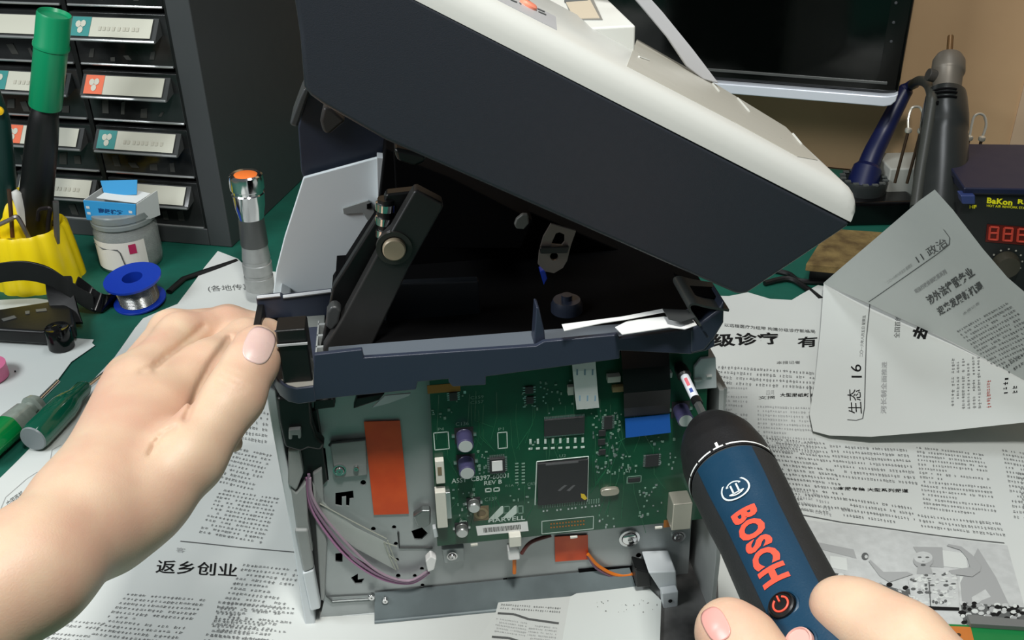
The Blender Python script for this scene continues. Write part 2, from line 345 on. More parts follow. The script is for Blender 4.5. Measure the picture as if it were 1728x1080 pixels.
def rectline(mb, x, y, w, h, t=.0005, y0=YB, skip=()):
    o = loc(x, y, y0); W2 = (loc(x+w/2, y, y0).x-loc(x-w/2, y, y0).x)/2; H2 = (loc(x, y-h/2, y0).z-loc(x, y+h/2, y0).z)/2; e = .00012
    mb.box(o.x-W2, o.x+W2, y0-e, y0, o.z+H2-t, o.z+H2); mb.box(o.x-W2, o.x+W2, y0-e, y0, o.z-H2, o.z-H2+t)
    mb.box(o.x-W2, o.x-W2+t, y0-e, y0, o.z-H2, o.z+H2); mb.box(o.x+W2-t, o.x+W2, y0-e, y0, o.z-H2, o.z+H2)
def pads(mb, spec, hgt=.0004):
    for x, y, w, h in spec:
        o = loc(x, y); sx = .5/1700*.52; mb.box(o.x-w*sx, o.x+w*sx, YB-hgt, YB, o.z-h*sx*1.15, o.z+h*sx*1.15)
silk = MB(); dim = MB(); pad = MB()
for a in ((745, 744, 26, 30), (848, 743, 17, 28), (842, 829, 0, 0)):
    if a[2]: rectline(silk, *a)
rectline(silk, 958, 886, 88, 22, .0004); rectline(dim, 1070, 809, 25, 12, .0006); rectline(silk, 782, 887, 12, 16, .0003)
for s, x0, y0, x1, y1, h, b, t in (('ASSY  CB397-60001', 762, 816, 858, 806, 8, .01, silk), ('REV B', 817, 819, 847, 816, 7, .02, silk), ('MARVELL', 824, 882, 886, 877, 7, .02, silk),
    ('C136', 769, 719, 791, 717, 6, 0, dim), ('P4', 739, 727, 749, 726, 5, 0, dim), ('P1', 841, 727, 850, 726, 5, 0, dim), ('C139', 818, 846, 838, 844, 6, 0, dim),
    ('C159', 794, 674, 816, 672, 5, 0, dim), ('C157', 794, 682, 816, 680, 5, 0, dim), ('U2', 944, 772, 955, 771, 5, 0, dim), ('R1A  7', 853, 822, 876, 820, 4, 0, dim), ('CR5', 890, 820, 903, 818, 5, 0, dim)):
    text(t, s, aff(loc(x0, y0, YB-.0001), loc(x1, y1, YB-.0001), loc(x0, y0-h, YB-.0001)), 0, b)
mq = lambda P: silk.prism(PF.pts(P, 'y', YB-.00015), (0, .0001, 0))
mq([(825, 876), (845, 855), (849, 854), (849, 866), (838, 876)]); mq([(848, 874), (868, 854), (872, 853), (872, 866), (862, 874)])
rectline(dim, 855, 860, 11, 12, .0005); rectline(dim, 878, 860, 11, 14, .0008)
rectline(silk, 824, 827, 11, 7, .0007); rectline(silk, 838, 826, 11, 7, .0007)
# resistor rows and scattered pads
rows = []
for i in range(8): rows += [(895+i*12.6, 757-i*.4, 7, 3), (895+i*12.6, 745-i*.4, 4, 9)]
for i in range(7): rows += [(883, 782+i*5.4, 6, 2.2), (872, 782+i*5.4, 6, 2)]
for i in range(24): rows += [(916+i*4.1, 853-i*.35, 1.6, 9)]
pads(dim, rows[16:]); pads(silk, [r for r in rows[:16]])
for i, x in enumerate((917, 923, 940, 946, 959, 965, 971, 982, 988, 999, 1005, 1011)): pads(pad, [(x, 862-i*.9, 3, 3)])
for x0, x1, y0, y1, n in ((728, 764, 688, 706, 8), (765, 785, 660, 676, 8), (905, 1010, 640, 700, 30), (1000, 1050, 690, 770, 50), (1005, 1075, 765, 800, 30), (1018, 1095, 792, 800, 8), (1075, 1120, 815, 875, 22),
                          (765, 800, 820, 872, 18), (806, 822, 760, 800, 14), (1010, 1045, 868, 890, 10), (860, 900, 820, 850, 8), (880, 910, 655, 690, 12), (1095, 1140, 735, 790, 16), (890, 905, 745, 760, 4)):
    for k in range(n): pads(R.choice((pad, dim, dim)), [(R.uniform(x0, x1), R.uniform(y0, y1), R.choice((2, 3, 4.5)), R.choice((2, 3, 5)))])
# large outline brackets of the processor
mb = silk
for P in ([(903, 852), (906, 779), (993, 770), (991, 846)],):
    q = PF.pts(P, 'y', YB-.0001)
    for a, b in zip(q, q[1:]): mb.tube([a, b], .00035, 4)
obj('silkscreen_print', silk, SILK, PCB); obj('faint_silkscreen', dim, SILKD, PCB); obj('solder_pads', pad, TIN, PCB)
tr = MB()
for k in range(60):
    x = R.uniform(740, 1110); y = R.uniform(660, 860); q = PF.pts([(x, y), (x+R.uniform(-3, 3), y+R.uniform(15, 60)), (x+R.uniform(-30, 30), y+R.uniform(60, 90))], 'y', YB-.00002)
    if y < 820:
        for a, b in zip(q, q[1:]): tr.tube([a, b], .00016, 4)
obj('copper_traces', tr, mat('trace_green', (28, 100, 66), .3), PCB)
def chip(x, y, w, h, t=.0012, m=CHIP, legs=None, name='chip', label=None):
    c = bx(name, x, y, w, h, t, m, label=label)
    if legs:
        mb = MB(); o = loc(x, y); a = loc(x+w/2, y).x-o.x; b = loc(x, y-h/2).z-o.z; n, sd = legs; L = .0012
        for i in range(n):
            f = (i+.5)/n*2-1
            if 'h' in sd:
                for s in (-1, 1): mb.box(o.x+f*a-.0003, o.x+f*a+.0003, YB-.0006, YB, o.z+s*b-(L if s < 0 else 0), o.z+s*b+(L if s > 0 else 0))
            if 'v' in sd:
                for s in (-1, 1): mb.box(o.x+s*a-(L if s < 0 else 0), o.x+s*a+(L if s > 0 else 0), YB-.0006, YB, o.z+f*b-.0003, o.z+f*b+.0003)
        lg = obj('pins', mb, TIN, PCB)
    return c
chip(949, 812, 84, 70, .0016, label='large black processor chip'); chip(952, 718, 68, 28, .0014, legs=(27, 'h'), label='wide black memory chip with pins top and bottom')
chip(839, 783, 26, 25, .002, legs=(8, 'hv')); bx('chip_label', 839, 786, 18, 17, .0003, WCON, .0005, y0=YB-.002)
chip(1100, 776, 22, 20, .001, legs=(6, 'v')); chip(1026, 712, 14, 22, .001, legs=(8, 'v')); chip(765, 668, 14, 14, .001, legs=(4, 'v')); chip(893, 657, 14, 12, .001, legs=(3, 'v')); chip(894, 674, 13, 12, .001, legs=(3, 'v'))
chip(1070, 809, 20, 7, .0006); chip(1015, 745, 12, 10, .0008); chip(1016, 730, 12, 10, .0008); chip(1016, 762, 12, 9, .0008)
mb = MB(); y1 = YB-.0017
for P in ([(941, 828), (952, 819), (957, 819), (945, 829)], [(956, 828), (967, 819), (971, 819), (961, 829)]): mb.prism(PF.pts(P, 'y', y1), (0, .0001, 0))
mb.box(*[v for v in (loc(921, 783, y1).x, loc(976, 783, y1).x)], y1, y1+.0001, loc(940, 784, y1).z, loc(940, 781, y1).z)
obj('chip_marking', mb, mat('grey_marking', (96, 96, 98), .5), PCB)
mb = MB(); mb.prism(PF.pts([(980, 833), (986, 834), (991, 841), (987, 844), (981, 840)], 'y', y1), (0, .0001, 0)); obj('paint_dot', mb, mat('yellow_paint', (220, 190, 50), .5), PCB, label='yellow paint dot')
mb = MB(); c = loc(1028, 826); mb.prism([c+Vector((a*.0055, 0, b*.0026)) for a, b in [(math.copysign(abs(math.cos(t))**.6, math.cos(t)), math.copysign(abs(math.sin(t))**.8, math.sin(t))) for t in [k*math.pi/10 for k in range(20)]]], (0, -.003, 0)); obj('crystal', mb, mat('crystal_metal', (190, 184, 168), .3, .6), PCB, .0006, label='oval metal crystal can')
def cap(x, y, r, L, side=None, topm=mat('can_top', (206, 208, 206), .35, .3), lab=None):
    c = loc(x, y); mb = MB(); mb.lathe(c, (0, -1, 0), [(0, r), (.0008, r), (.0012, r*.93), (.0016, r), (L-.0006, r), (L, r*.85)], 24)
    o = obj('capacitor', mb, side, PCB, smooth=True, label=lab); mb = MB(); mb.lathe(c, (0, -1, 0), [(L-.0002, r*.84), (L+.0001, r*.84), (L+.0001, r*.05)], 20)
    for t in (0, 2.1, 4.2): mb.box(c.x-.0001+math.cos(t)*0, c.x+.0001, -L+c.y-.00014, -L+c.y, c.z-r*.7, c.z+r*.7) if t == 0 else None
    obj('capacitor_top', mb, topm, PCB, smooth=True)
    mb = MB(); k = r*1.15; mb.box(c.x-k, c.x+k, c.y-.0006, c.y, c.z-k, c.z+k); obj('capacitor_base', mb, CHIP, PCB)
    mb = MB(); mb.box(c.x-k*1.3, c.x-k, c.y-.0008, c.y, c.z-.0008, c.z+.0008); mb.box(c.x+k, c.x+k*1.3, c.y-.0008, c.y, c.z-.0008, c.z+.0008); obj('solder_tab', mb, TIN, PCB)
DC = mat('violet_sleeve', (66, 64, 96), .35); CAN = mat('aluminium_can', (178, 180, 178), .3, .8)
for x, y in ((783, 734), (786, 779)): cap(x, y, .0045, .0105, DC, lab='tall capacitor in a violet sleeve')
cap(1148, 690, .0045, .0115, DC)
for x, y in ((799, 848), (779, 890)): cap(x, y, .0034, .0055, CAN, lab='bare aluminium capacitor')
bx('connector', 742, 790, 15, 38, .004, CREAM, .0004); bx('connector_slot', 742, 795, 7, 14, .0002, mat('slot_brown', (130, 116, 90), .5), y0=YB-.0041)
bx('connector', 744, 850, 18, 60, .006, CREAM, .0005); bx('connector_contacts', 756, 848, 9, 44, .003, TIN, .0003)
bx('connector', 868, 905, 20, 17, .005, CREAM, .0005)
bx('usb_connector', 1142, 850, 32, 44, .012, mat('usb_shell', (188, 184, 170), .3, .55), .0008, label='square metal socket at the right board edge'); bx('bare_pad', 1140, 882, 40, 12, .0002, GOLD, 0)
bx('bare_pad', 749, 655, 56, 14, .0002, GOLD, 0)
mb = MB(); c = loc(812, 866); mb.lathe(c, (0, -1, 0), [(0, .0042), (.0004, .0042), (.0004, .0026), (-.0008, .0022)], 20); obj('mounting_hole', mb, mat('ring_pad', (150, 134, 104), .4, .4), PCB, smooth=True)
bx('bare_pad', 812, 866, 26, 24, .00015, mat('dull_copper', (120, 104, 80), .5), 0)
# barcode sticker
mb = MB(); s = PF.pts([(803, 888), (890, 880), (892, 896), (806, 904)], 'y', YB-.0002); mb.prism(s, (0, .0001, 0), 0)
o = s[0]+(s[3]-s[0])*.75+(s[1]-s[0])*.13; ex = (s[1]-s[0])*.75; ez = (s[0]-s[3])*.5; t = 0
while t < .98:
    w = R.choice((.008, .014, .02)); a = o+ex*t; b = o+ex*min(1, t+w); mb.prism([p-Vector((0, .00004, 0)) for p in (a, b, b+ez, a+ez)], (0, .00002, 0), 1); t += w+R.choice((.008, .012, .018))
obj('barcode_sticker', mb, [WCON, INK], PCB, label='white barcode sticker')
# edge clips
for x, y in ((800, 918), (968, 905), (1111, 889)): bx('edge_tab', x, y, 12, 3, .0012, CREAM, .0002)
pr('edge_tab', [(730, 893), (736, 891), (740, 906), (733, 908)], -.014, -.010, LGRAY, .0004, parent=PCB)
for i in range(12):
    for j in range(2): pass
mb = MB()
for i in range(12):
    for j in range(2): c = loc(930+i*5, 887-i*.5+(j*6-3)); mb.cyl(c, c+Vector((0, -.0003, 0)), .0005, seg=8)
obj('plated_holes', mb, GOLD, PCB)
# ribbon cables at the board top
def ribbon(name, P, wpx, m, label=None, th=.0003):
    q = []; 
    for x, y, yl in P: q.append(PF.px(x, y, 'y', yl))
    w = wpx/1700*.53; mb = MB(); mb.strip(q, Vector((w, 0, 0)), th); return obj(name, mb, m, PR, label=label)
RIB = mat('ribbon_white', (232, 234, 232), .4)
rb = ribbon('ribbon_cable', [(984, 600, -.019), (986, 625, -.020), (989, 660, -.018), (992, 689, -.015)], 40, RIB, 'short white ribbon cable end with blue print')
mb = MB()
for yy, n in ((628, 3), (672, 3)):
    for i in range(3):
        c = PF.px(974+i*13+(yy-628)*.1, yy, 'y', -.0205); mb.box(c.x-.0004, c.x+.0004, c.y-.0001, c.y, c.z-.0018, c.z+.0018)
obj('ribbon_print', mb, mat('pale_blue_print', (120, 150, 170), .5), PR)
ribbon('flat_cable', [(1088, 588, -.019), (1090, 620, -.022), (1092, 660, -.024), (1092, 685, -.020), (1092, 700, -.015)], 82, mat('black_film', (9, 10, 11), .3, spec=.25), 'wide glossy black flat cable')
mb = MB(); mb.prism(PF.pts([(1055, 707), (1130, 699), (1132, 730), (1056, 739)], 'y', -.0155), (0, .0006, 0)); obj('cable_stiffener', mb, mat('bright_blue', (26, 92, 180), .4), PR, label='bright blue stiffener tab')
bx('connector', 1034, 634, 22, 10, .004, CREAM); bx('connector', 1045, 652, 26, 9, .003, mat('tan_contact', (150, 130, 90), .4)); bx('connector', 962, 655, 10, 14, .003, CREAM); bx('connector', 1127, 627, 9, 9, .004, WCON)
# ---- printer frame, interior, hinge, scanner
YS = -.030
pr('front_skirt', [(530, 599), (611, 590), (614, 604), (905, 584), (918, 577), (1043, 565), (1046, 572), (1165, 556), (1188, 540), (1206, 540), (1206, 585), (1192, 592), (1165, 598), (1046, 592), (1046, 606), (820, 636), (820, 650), (764, 653), (757, 645), (757, 640), (705, 645), (702, 658), (600, 668), (528, 676), (529, 634)], YS, YS+.003, NAVYD, .0006, label='navy front rail of the printer frame')
z0 = PF.px(520, 652, 'y', YS).z
# rounded lower lip around the left corner
c1 = [PF.px(a, b, 'z', z0) for a, b in [(530, 652), (500, 656), (482, 652), (468, 642), (459, 627), (454, 608)]]
lo = [PF.L(onpl(a, b, PF.Wd((0, 0, z0-.011)), (0, 0, 1))) for a, b in ((530, 634),)]
mb = MB(); q = [p.copy() for p in c1]; q2 = [Vector((p.x, .03, p.z)) for p in (q[-1], q[0])]
mb.prism(q+q2, (0, 0, -.0095)); obj('corner_lip', mb, NAVYD, PR, .0008, label='rounded navy corner of the frame')
zt = PF.px(500, 556, 'y', YS+.004).z; zb = z0; mb = MB()
mb = MB(); a = PF.px(473, 620, 'y', YS+.002); b = PF.px(524, 620, 'y', YS+.002)
mb.box(a.x, b.x, YS+.004, YS+.018, zb, zt); CB = obj('corner_block', mb, BLACK, PR, .001, label='black block at the frame corner')
mb = MB(); mb.box(a.x-.0001, b.x+.0001, YS+.0024, YS+.0032, PF.px(500, 586, 'y', YS).z-.0004, PF.px(500, 586, 'y', YS).z+.0006); obj('block_ridge', mb, mat('light_ridge', (170, 172, 172), .3), PR)
mb = MB(); mb.prism([c1[0]+Vector((0,.001,.0003)), c1[1]+Vector((0,.001,.0003)), c1[2]+Vector((.001,.001,.0003)), c1[3]+Vector((.002,0,.0003)), c1[3]+Vector((.006,.004,.0003)), c1[0]+Vector((0,.010,.0003))], (0, 0, -.0003)); obj('lip_surface', mb, mat('pale_lip', (150, 148, 140), .45), PR, label='light grey worn top of the corner lip')  # thin pale grey sheet over the top of the lip
# rear left wall
yr = .052
pr('rear_wall', [(432, 503), (473, 498), (477, 501), (560, 491), (565, 600), (440, 560)], yr, yr+.004, NAVYD, .0006)
zr = PF.px(470, 500, 'y', yr).z
mb = MB(); p0 = PF.px(432, 503, 'y', yr); mb.box(p0.x, p0.x+.004, -.004, yr, z0-.01, zr-.004); obj('left_rail', mb, BLACK, PR, .0008)
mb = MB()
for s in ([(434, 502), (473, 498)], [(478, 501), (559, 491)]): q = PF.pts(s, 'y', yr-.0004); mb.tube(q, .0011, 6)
obj('wall_edge_glint', mb, mat('painted_edge_glint', (196, 200, 202), .2), PR)  # pale tubes paint the glint along the top edge of the wall
zl = zr-.014
mb = MB(); mb.box(p0.x+.004, PF.px(548, 540, 'z', zl).x, YS+.017, yr, zl-.003, zl); obj('frame_ledge', mb, mat('ledge_grey', (112, 116, 112), .5), PR, .0006, label='grey ledge inside the frame corner')
mb = MB(); a = PF.px(456, 540, 'z', zl+.0003); mb.box(p0.x+.005, p0.x+.018, a.y-.003, a.y+.006, zl, zl+.0004); obj('ledge_slot', mb, INNER, PR)
# ladder rack
mb = MB(); a = PF.px(538, 600, 'z', zl); x0 = a.x
for i in range(5): mb.box(x0-.001, x0+.006, YS+.012+i*.012, YS+.014+i*.012, zl, zl+.006)
mb.box(x0-.001, x0, YS+.008, YS+.065, zl, zl+.006); mb.box(x0+.005, x0+.006, YS+.008, YS+.065, zl, zl+.006); obj('ladder_rib', mb, MGRAY, PR, .0003)
# tray floor and inner walls
zf = PF.px(760, 594, 'y', YS).z-.002
xa = PF.px(560, 600, 'y', 0).x; xb = PF.px(1178, 560, 'y', 0).x
mb = MB(); mb.box(xa, xb, YS+.003, -.012, zf-.003, zf); obj('tray_ledge', mb, mat('tray_grey', (92, 100, 108), .5), PR, .0005, label='grey blue ledge behind the front rail')
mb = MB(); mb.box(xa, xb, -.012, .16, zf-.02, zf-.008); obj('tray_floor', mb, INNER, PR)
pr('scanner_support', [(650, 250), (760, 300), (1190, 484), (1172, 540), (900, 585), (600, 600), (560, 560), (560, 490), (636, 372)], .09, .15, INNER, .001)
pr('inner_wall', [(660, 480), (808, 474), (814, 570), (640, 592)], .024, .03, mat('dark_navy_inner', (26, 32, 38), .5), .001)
pr('guide_post', [(901, 582), (905, 518), (910, 520), (919, 560), (921, 580)], YS+.004, YS+.014, NAVYD, .0008)
mb = MB(); c = PF.px(956, 545, 'y', .02); mb.lathe(c, (0, 0, 1), [(-.01, .0088), (.012, .0088), (.015, .0075), (.015, .003), (.018, .003)], 28); obj('roller_end', mb, NAVYD, PR, smooth=True)
pr('blue_lever', [(911, 458), (920, 456), (924, 470), (918, 482)], .012, .018, BLUE, .0005)
# slotted metal bracket
y9 = .004
lp = loc2([(930, 378), (972, 390), (964, 412), (957, 440), (950, 452), (935, 461), (920, 458), (908, 446), (910, 425), (917, 400)], y9)
h1 = loc2([(938, 394), (944, 392), (953, 396), (953, 408), (948, 414), (930, 412)], y9); h2 = loc2(circ(935, 433, 7, 12), y9)
obj('slotted_bracket', curve_plate([lp, h1, h2], (0, .0015, 0), lambda a, b: Vector((a, y9, b))), mat('dull_metal', (112, 104, 98), .4, .4), PR, label='slotted metal bracket in the opening')
pr('bracket_bar', [(911, 418), (961, 416), (958, 428), (912, 429)], y9-.003, y9-.0002, BLACK, .0008)
pr('small_tab', [(868, 380), (872, 370), (882, 362), (892, 362), (893, 378), (884, 388), (872, 387)], y9, y9+.003, mat('tab_grey', (86, 86, 82), .5), .0008)
# hinge arms
pr('hinge_arm', [(652, 328), (706, 322), (690, 380), (668, 450), (590, 560), (560, 600), (540, 592), (562, 486), (634, 372)], .014, .022, BLACK, .0012)
A = pr('hinge_arm', [(699, 322), (706, 322), (746, 343), (749, 350), (690, 455), (622, 598), (545, 600), (545, 590), (576, 540), (636, 428), (644, 405), (660, 390)], .000, .010, mat('arm_black', (44, 44, 43), .42, nz=.3, ns=30), .0014, label='scuffed black hinge arm')
c = PF.px(665, 418, 'y', 0); mb = MB(); mb.lathe(c, (0, -1, 0), [(-.002, .009), (.001, .009), (.001, .0066)], 32, cap=False); obj('pivot_ring', mb, mat('ring_dark', (60, 58, 54), .35), A, smooth=True)
mb = MB(); mb.lathe(c, (0, -1, 0), [(-.001, .0058), (.003, .0058), (.0036, .0052), (.0036, .0002)], 32); obj('pivot_pin', mb, mat('brass_pin', (176, 160, 134), .4, .1), A, smooth=True, label='brass coloured pivot pin')
mb = MB(); c = PF.px(650, 405, 'y', .016); top = PF.px(652, 335, 'y', .016); mb.lathe(c, top-c, [(0, .0045), ((top-c).length, .0045)], 20); obj('damper_shaft', mb, BLACK, PR, smooth=True)
for f in (.30, .62, .0):
    p = c+(top-c)*(f+.1); mb = MB(); mb.lathe(p, top-c, [(0, .0046), (.0004, .0054), (.0042, .0054), (.0046, .0046)], 20); obj('chrome_band', mb, CHROME, PR, smooth=True)
# back parts left
pr('rear_cover', [(512, 300), (637, 266), (640, 290), (640, 380), (560, 560), (470, 560), (458, 520), (466, 455), (480, 400)], .11, .113, mat('pale_cover', (238, 246, 248), .5), .0008, label='light grey rear cover flap')
pr('rear_cover_rim', [(636, 266), (650, 267), (652, 340), (640, 372), (638, 372)], .104, .113, LGRAY, .0005)
pr('rear_cover_recess', [(578, 352), (622, 338), (632, 356), (632, 372), (620, 372), (612, 360), (580, 362)], .1085, .1098, MGRAY, .0004)
pr('recess_hole', [(619, 345), (627, 343), (627, 352), (619, 353)], .1078, .1084, INNER, 0)
pr('rear_shell', [(503, 216), (518, 160), (520, 140), (680, 200), (690, 300), (652, 300), (640, 266), (512, 300), (508, 290)], .118, .16, NAVYD, .001)
pr('rear_lip', [(488, 211), (505, 165), (513, 148), (524, 152), (516, 175), (502, 216)], .10, .13, mat('lip_grey', (66, 68, 68), .4), .0015)
pr('hinge_foot', [(540, 205), (546, 180), (560, 184), (584, 205), (572, 214), (556, 228), (545, 224)], .05, .062, mat('foot_brown', (52, 48, 46), .5), .002)
pr('hinge_foot', [(664, 250), (720, 262), (718, 275), (700, 282), (670, 272)], .01, .03, BLACK, .002)
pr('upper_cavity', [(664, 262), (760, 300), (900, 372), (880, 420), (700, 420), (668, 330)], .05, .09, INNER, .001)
# curled flat cable and loose ribbons at the right corner
def curl(P, y0, w, th, m, name, label=None):
    q = [PF.px(a, b, 'y', y0) for a, b in P]; mb = MB(); mb.strip(spl(q, 6), Vector((0, w, 0)), th); return obj(name, mb, m, PR, smooth=True, label=label)
curl([(1216, 499), (1180, 493), (1160, 488), (1150, 491), (1149, 500), (1159, 515), (1170, 532), (1179, 546)], -.016, .030, .0012, mat('cable_sheath', (74, 78, 76), .35), 'flat_cable_loop', 'grey black flat cable loop at the frame corner')
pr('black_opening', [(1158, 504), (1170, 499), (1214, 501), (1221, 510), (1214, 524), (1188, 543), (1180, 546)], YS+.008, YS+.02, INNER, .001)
pr('frame_corner', [(1166, 557), (1188, 541), (1212, 524), (1223, 507), (1222, 545), (1206, 572), (1190, 592), (1166, 598)], YS-.001, YS+.018, NAVYD, .0015, 3, label='rounded right corner of the frame')
pr('hinge_barrel', [(549, 552), (551, 528), (558, 518), (568, 517), (576, 524), (572, 545), (560, 560)], .002, .01, mat('barrel_grey', (58, 60, 60), .4), .002)
def ledger(name, P, z, m, h=.0004, parent=PR):
    mb = MB(); mb.prism([PF.px(a, b, 'z', z) for a, b in P], (0, 0, -h)); return obj(name, mb, m, parent)
ledger('ribbon_cable', [(948, 547), (1050, 534), (1118, 521), (1122, 526), (1060, 538), (1015, 545), (952, 558)], zf+.012, RIB)
ledger('ribbon_cable', [(1038, 552), (1060, 541), (1120, 534), (1170, 540), (1176, 548), (1156, 555), (1130, 552), (1050, 564)], zf+.010, RIB)
ledger('film_flag', [(1118, 521), (1162, 523), (1174, 535), (1150, 543), (1128, 538)], zf+.014, mat('dark_film', (60, 62, 62), .2))
# ---- scanner unit: slab tilted down to the right
YF = -.044
a = PF.px(700, 0, 'y', YF); b = PF.px(1430, 372, 'y', YF); sv = (b-a); sv.y = 0; sv.normalize(); nv = Vector((-sv.z, 0, sv.x)); TH = .0135
YBK = PF.L(onpl(1332, 214, PF.Wd(a+nv*TH), PF.ax[0]*nv.x+PF.ax[2]*nv.z)).y+.002
face = [(470, -60), (497, 0), (506, 60), (513, 148), (524, 163), (545, 178), (650, 238), (1240, 496), (1248, 498), (1262, 496), (1430, 384), (1437, 376), (1200, 254), (705, -2), (590, -62)]
SCN = pr('scanner_body', face, YF, YBK, NAVY, .003, 3, label='dark navy scanner housing')
# thin dark seam and white top
pr('seam', [(590, -70), (705, -7), (1200, 249), (1434, 371), (1434, 377), (1200, 256), (705, 0), (590, -60)], YF+.0012, YBK-.001, INNER, 0, parent=SCN)
lower = [(600, -62), (712, -4), (1200, 249), (1424, 371), (1433, 374)]
upper = [(1437, 345), (1428, 322), (1390, 285), (1200, 190), (860, 8), (740, -62)]
# white shell: profile polygons lofted back (rounded front edge)
a = PF.px(700, 0, 'y', YF); b = PF.px(1430, 372, 'y', YF); sv = (b-a); sv.y = 0; sv.normalize(); nv = Vector((-sv.z, 0, sv.x))
if nv.z < 0: nv = -nv
LL = (b-a).length; lo = .30
def slab(s, y, h): return a+sv*s+nv*h+Vector((0, y-YF, 0))
TH = .0135
mb = MB(); xe = LL+.002
prof = [(YF, 0), (YF+.0002, .004), (YF+.0012, .008), (YF+.0035, .0115), (YF+.008, TH), (YBK-.008, TH), (YBK-.001, .010), (YBK, .003), (YBK, 0)]
V = []; ends = [(-lo, 1, 0), (xe-.012, 1, 0), (xe-.007, .95, 0), (xe-.003, .82, 0), (xe-.0005, .6, 0), (xe, .3, 0)]
for s, k, _ in ends:
    for y, h in prof: V.append(slab(s, y, h*k))
n = len(prof); Fc = []
for i in range(len(ends)-1):
    for j in range(n-1): Fc.append((i*n+j, i*n+j+1, (i+1)*n+j+1, (i+1)*n+j))
    Fc.append((i*n+n-1, i*n, (i+1)*n, (i+1)*n+n-1))
Fc += [tuple(range(n)), tuple(range((len(ends)-1)*n, len(ends)*n))]
mb.add(V, Fc); WS = obj('scanner_lid', mb, WHITE, SCN, smooth=True, ang=50, label='glossy white top shell of the scanner')
NP = PF.Wd(slab(0, YF, TH+.0003)); NN = PF.ax[0]*nv.x+PF.ax[2]*nv.z
def deck(P, h=.0): return [PF.L(onpl(x, y, NP+NN*h, NN)) for x, y in P]
def dk(name, P, m, th=.0006, h=.0, bevel=0., label=None, seg=2):
    mb = MB(); mb.prism(deck(P, h), -nv*th); return obj(name, mb, m, WS, bevel, seg, label=label)
dk('deck_film', [(1075, 66), (1205, 140), (1326, 214), (1380, 270), (1346, 264), (1240, 206), (1058, 111)], WGRAY, .0004, label='warm grey deck strip')
dk('panel_strip', [(822, -10), (862, -12), (938, 28), (940, 50), (908, 34)], mat('panel_grey', (176, 178, 180), .4), label='grey strip beside the orange button')
mb = MB(); q = deck([(891, 10)])[0]; mb.lathe(q, nv, [(-.001, .0042), (.001, .0042), (.0018, .0034), (.002, .0008)], 24); obj('button', mb, mat('salmon_button', (238, 140, 112), .3), WS, smooth=True, label='salmon orange button')
mb = MB()
for P in ([(862, 0), (872, 4)], [(877, 5), (879, 7)], [(888, -3), (899, 7)], [(907, 15), (919, 20)], [(909, 20), (921, 25)]):
    q = deck(P, .0002); mb.tube(q, .0004, 4)
obj('button_print', mb, INK2, WS)
for P in ([(1080, 84), (1092, 94)], [(1198, 137), (1213, 155)], [(1251, 175), (1264, 189)]): pass
for P in ([(1078, 96), (1095, 102)], [(1198, 136), (1213, 154)], [(1245, 166), (1264, 188)], [(1338, 226), (1352, 243)]):
    mb = MB(); mb.tube(deck(P, .0001), .0006, 6); obj('deck_glint', mb, WHITE, WS, smooth=True)  # tiny white rods stand in for highlights on the deck
# raised console with display window (its top is level)
yc = .03
zc = PF.px(1072, 44, 'y', yc)
x0 = PF.px(940, 48, 'y', yc).x
mb = MB(); p1 = PF.px(938, 50, 'y', yc); p2 = PF.px(1073, 43, 'y', yc); p3 = PF.px(1071, 106, 'y', yc)
p2.z = p2.z; far = .07
tv = Vector((-.006, far, .004))
mb.prism([p1, p3, p2], tv); CN = obj('display_console', mb, WHITE, WS, .0012, 3, label='raised white display console')
nrm = (p2-p1).cross(tv).normalized(); wn = PF.ax[0]*nrm.x+PF.ax[1]*nrm.y+PF.ax[2]*nrm.z
cp = lambda P, h: [PF.L(onpl(x, y, PF.Wd(p1+nrm*h*(1 if nrm.z > 0 else -1)), wn)) for x, y in P]
mb = MB(); mb.prism(cp([(950, -6), (998, -8), (1017, 33), (972, 33), (963, 24)], .0004), Vector((0, 0, -.0003))); obj('display_frame', mb, mat('display_rim', (120, 122, 118), .3), WS)
mb = MB(); mb.prism(cp([(954, 2), (996, 0), (1012, 30), (974, 31), (965, 23)], .0007), Vector((0, 0, -.0003))); obj('display_window', mb, mat('display_beige', (190, 180, 160), .25), WS, label='beige display window')
mb = MB(); mb.prism(cp([(952, -1), (990, -4), (992, 0), (953, 3)], .0009), Vector((0, 0, -.0003))); obj('display_bar', mb, INK2, WS)
# translucent lid flap standing off the far edge
yq = deck([(1200, 139)])[0].y-.004
mb = MB(); mb.prism(PF.pts([(1010, -75), (1045, -75), (1100, 0), (1118, 20), (1170, 84), (1214, 142), (1186, 134), (1158, 112), (1126, 64), (1072, 0)], 'y', yq), (0, .004, 0)); obj('document_flap', mb, mat('flap_white', (196, 197, 200), .35, alpha=.93), SCN, .0008, label='pale translucent document flap')
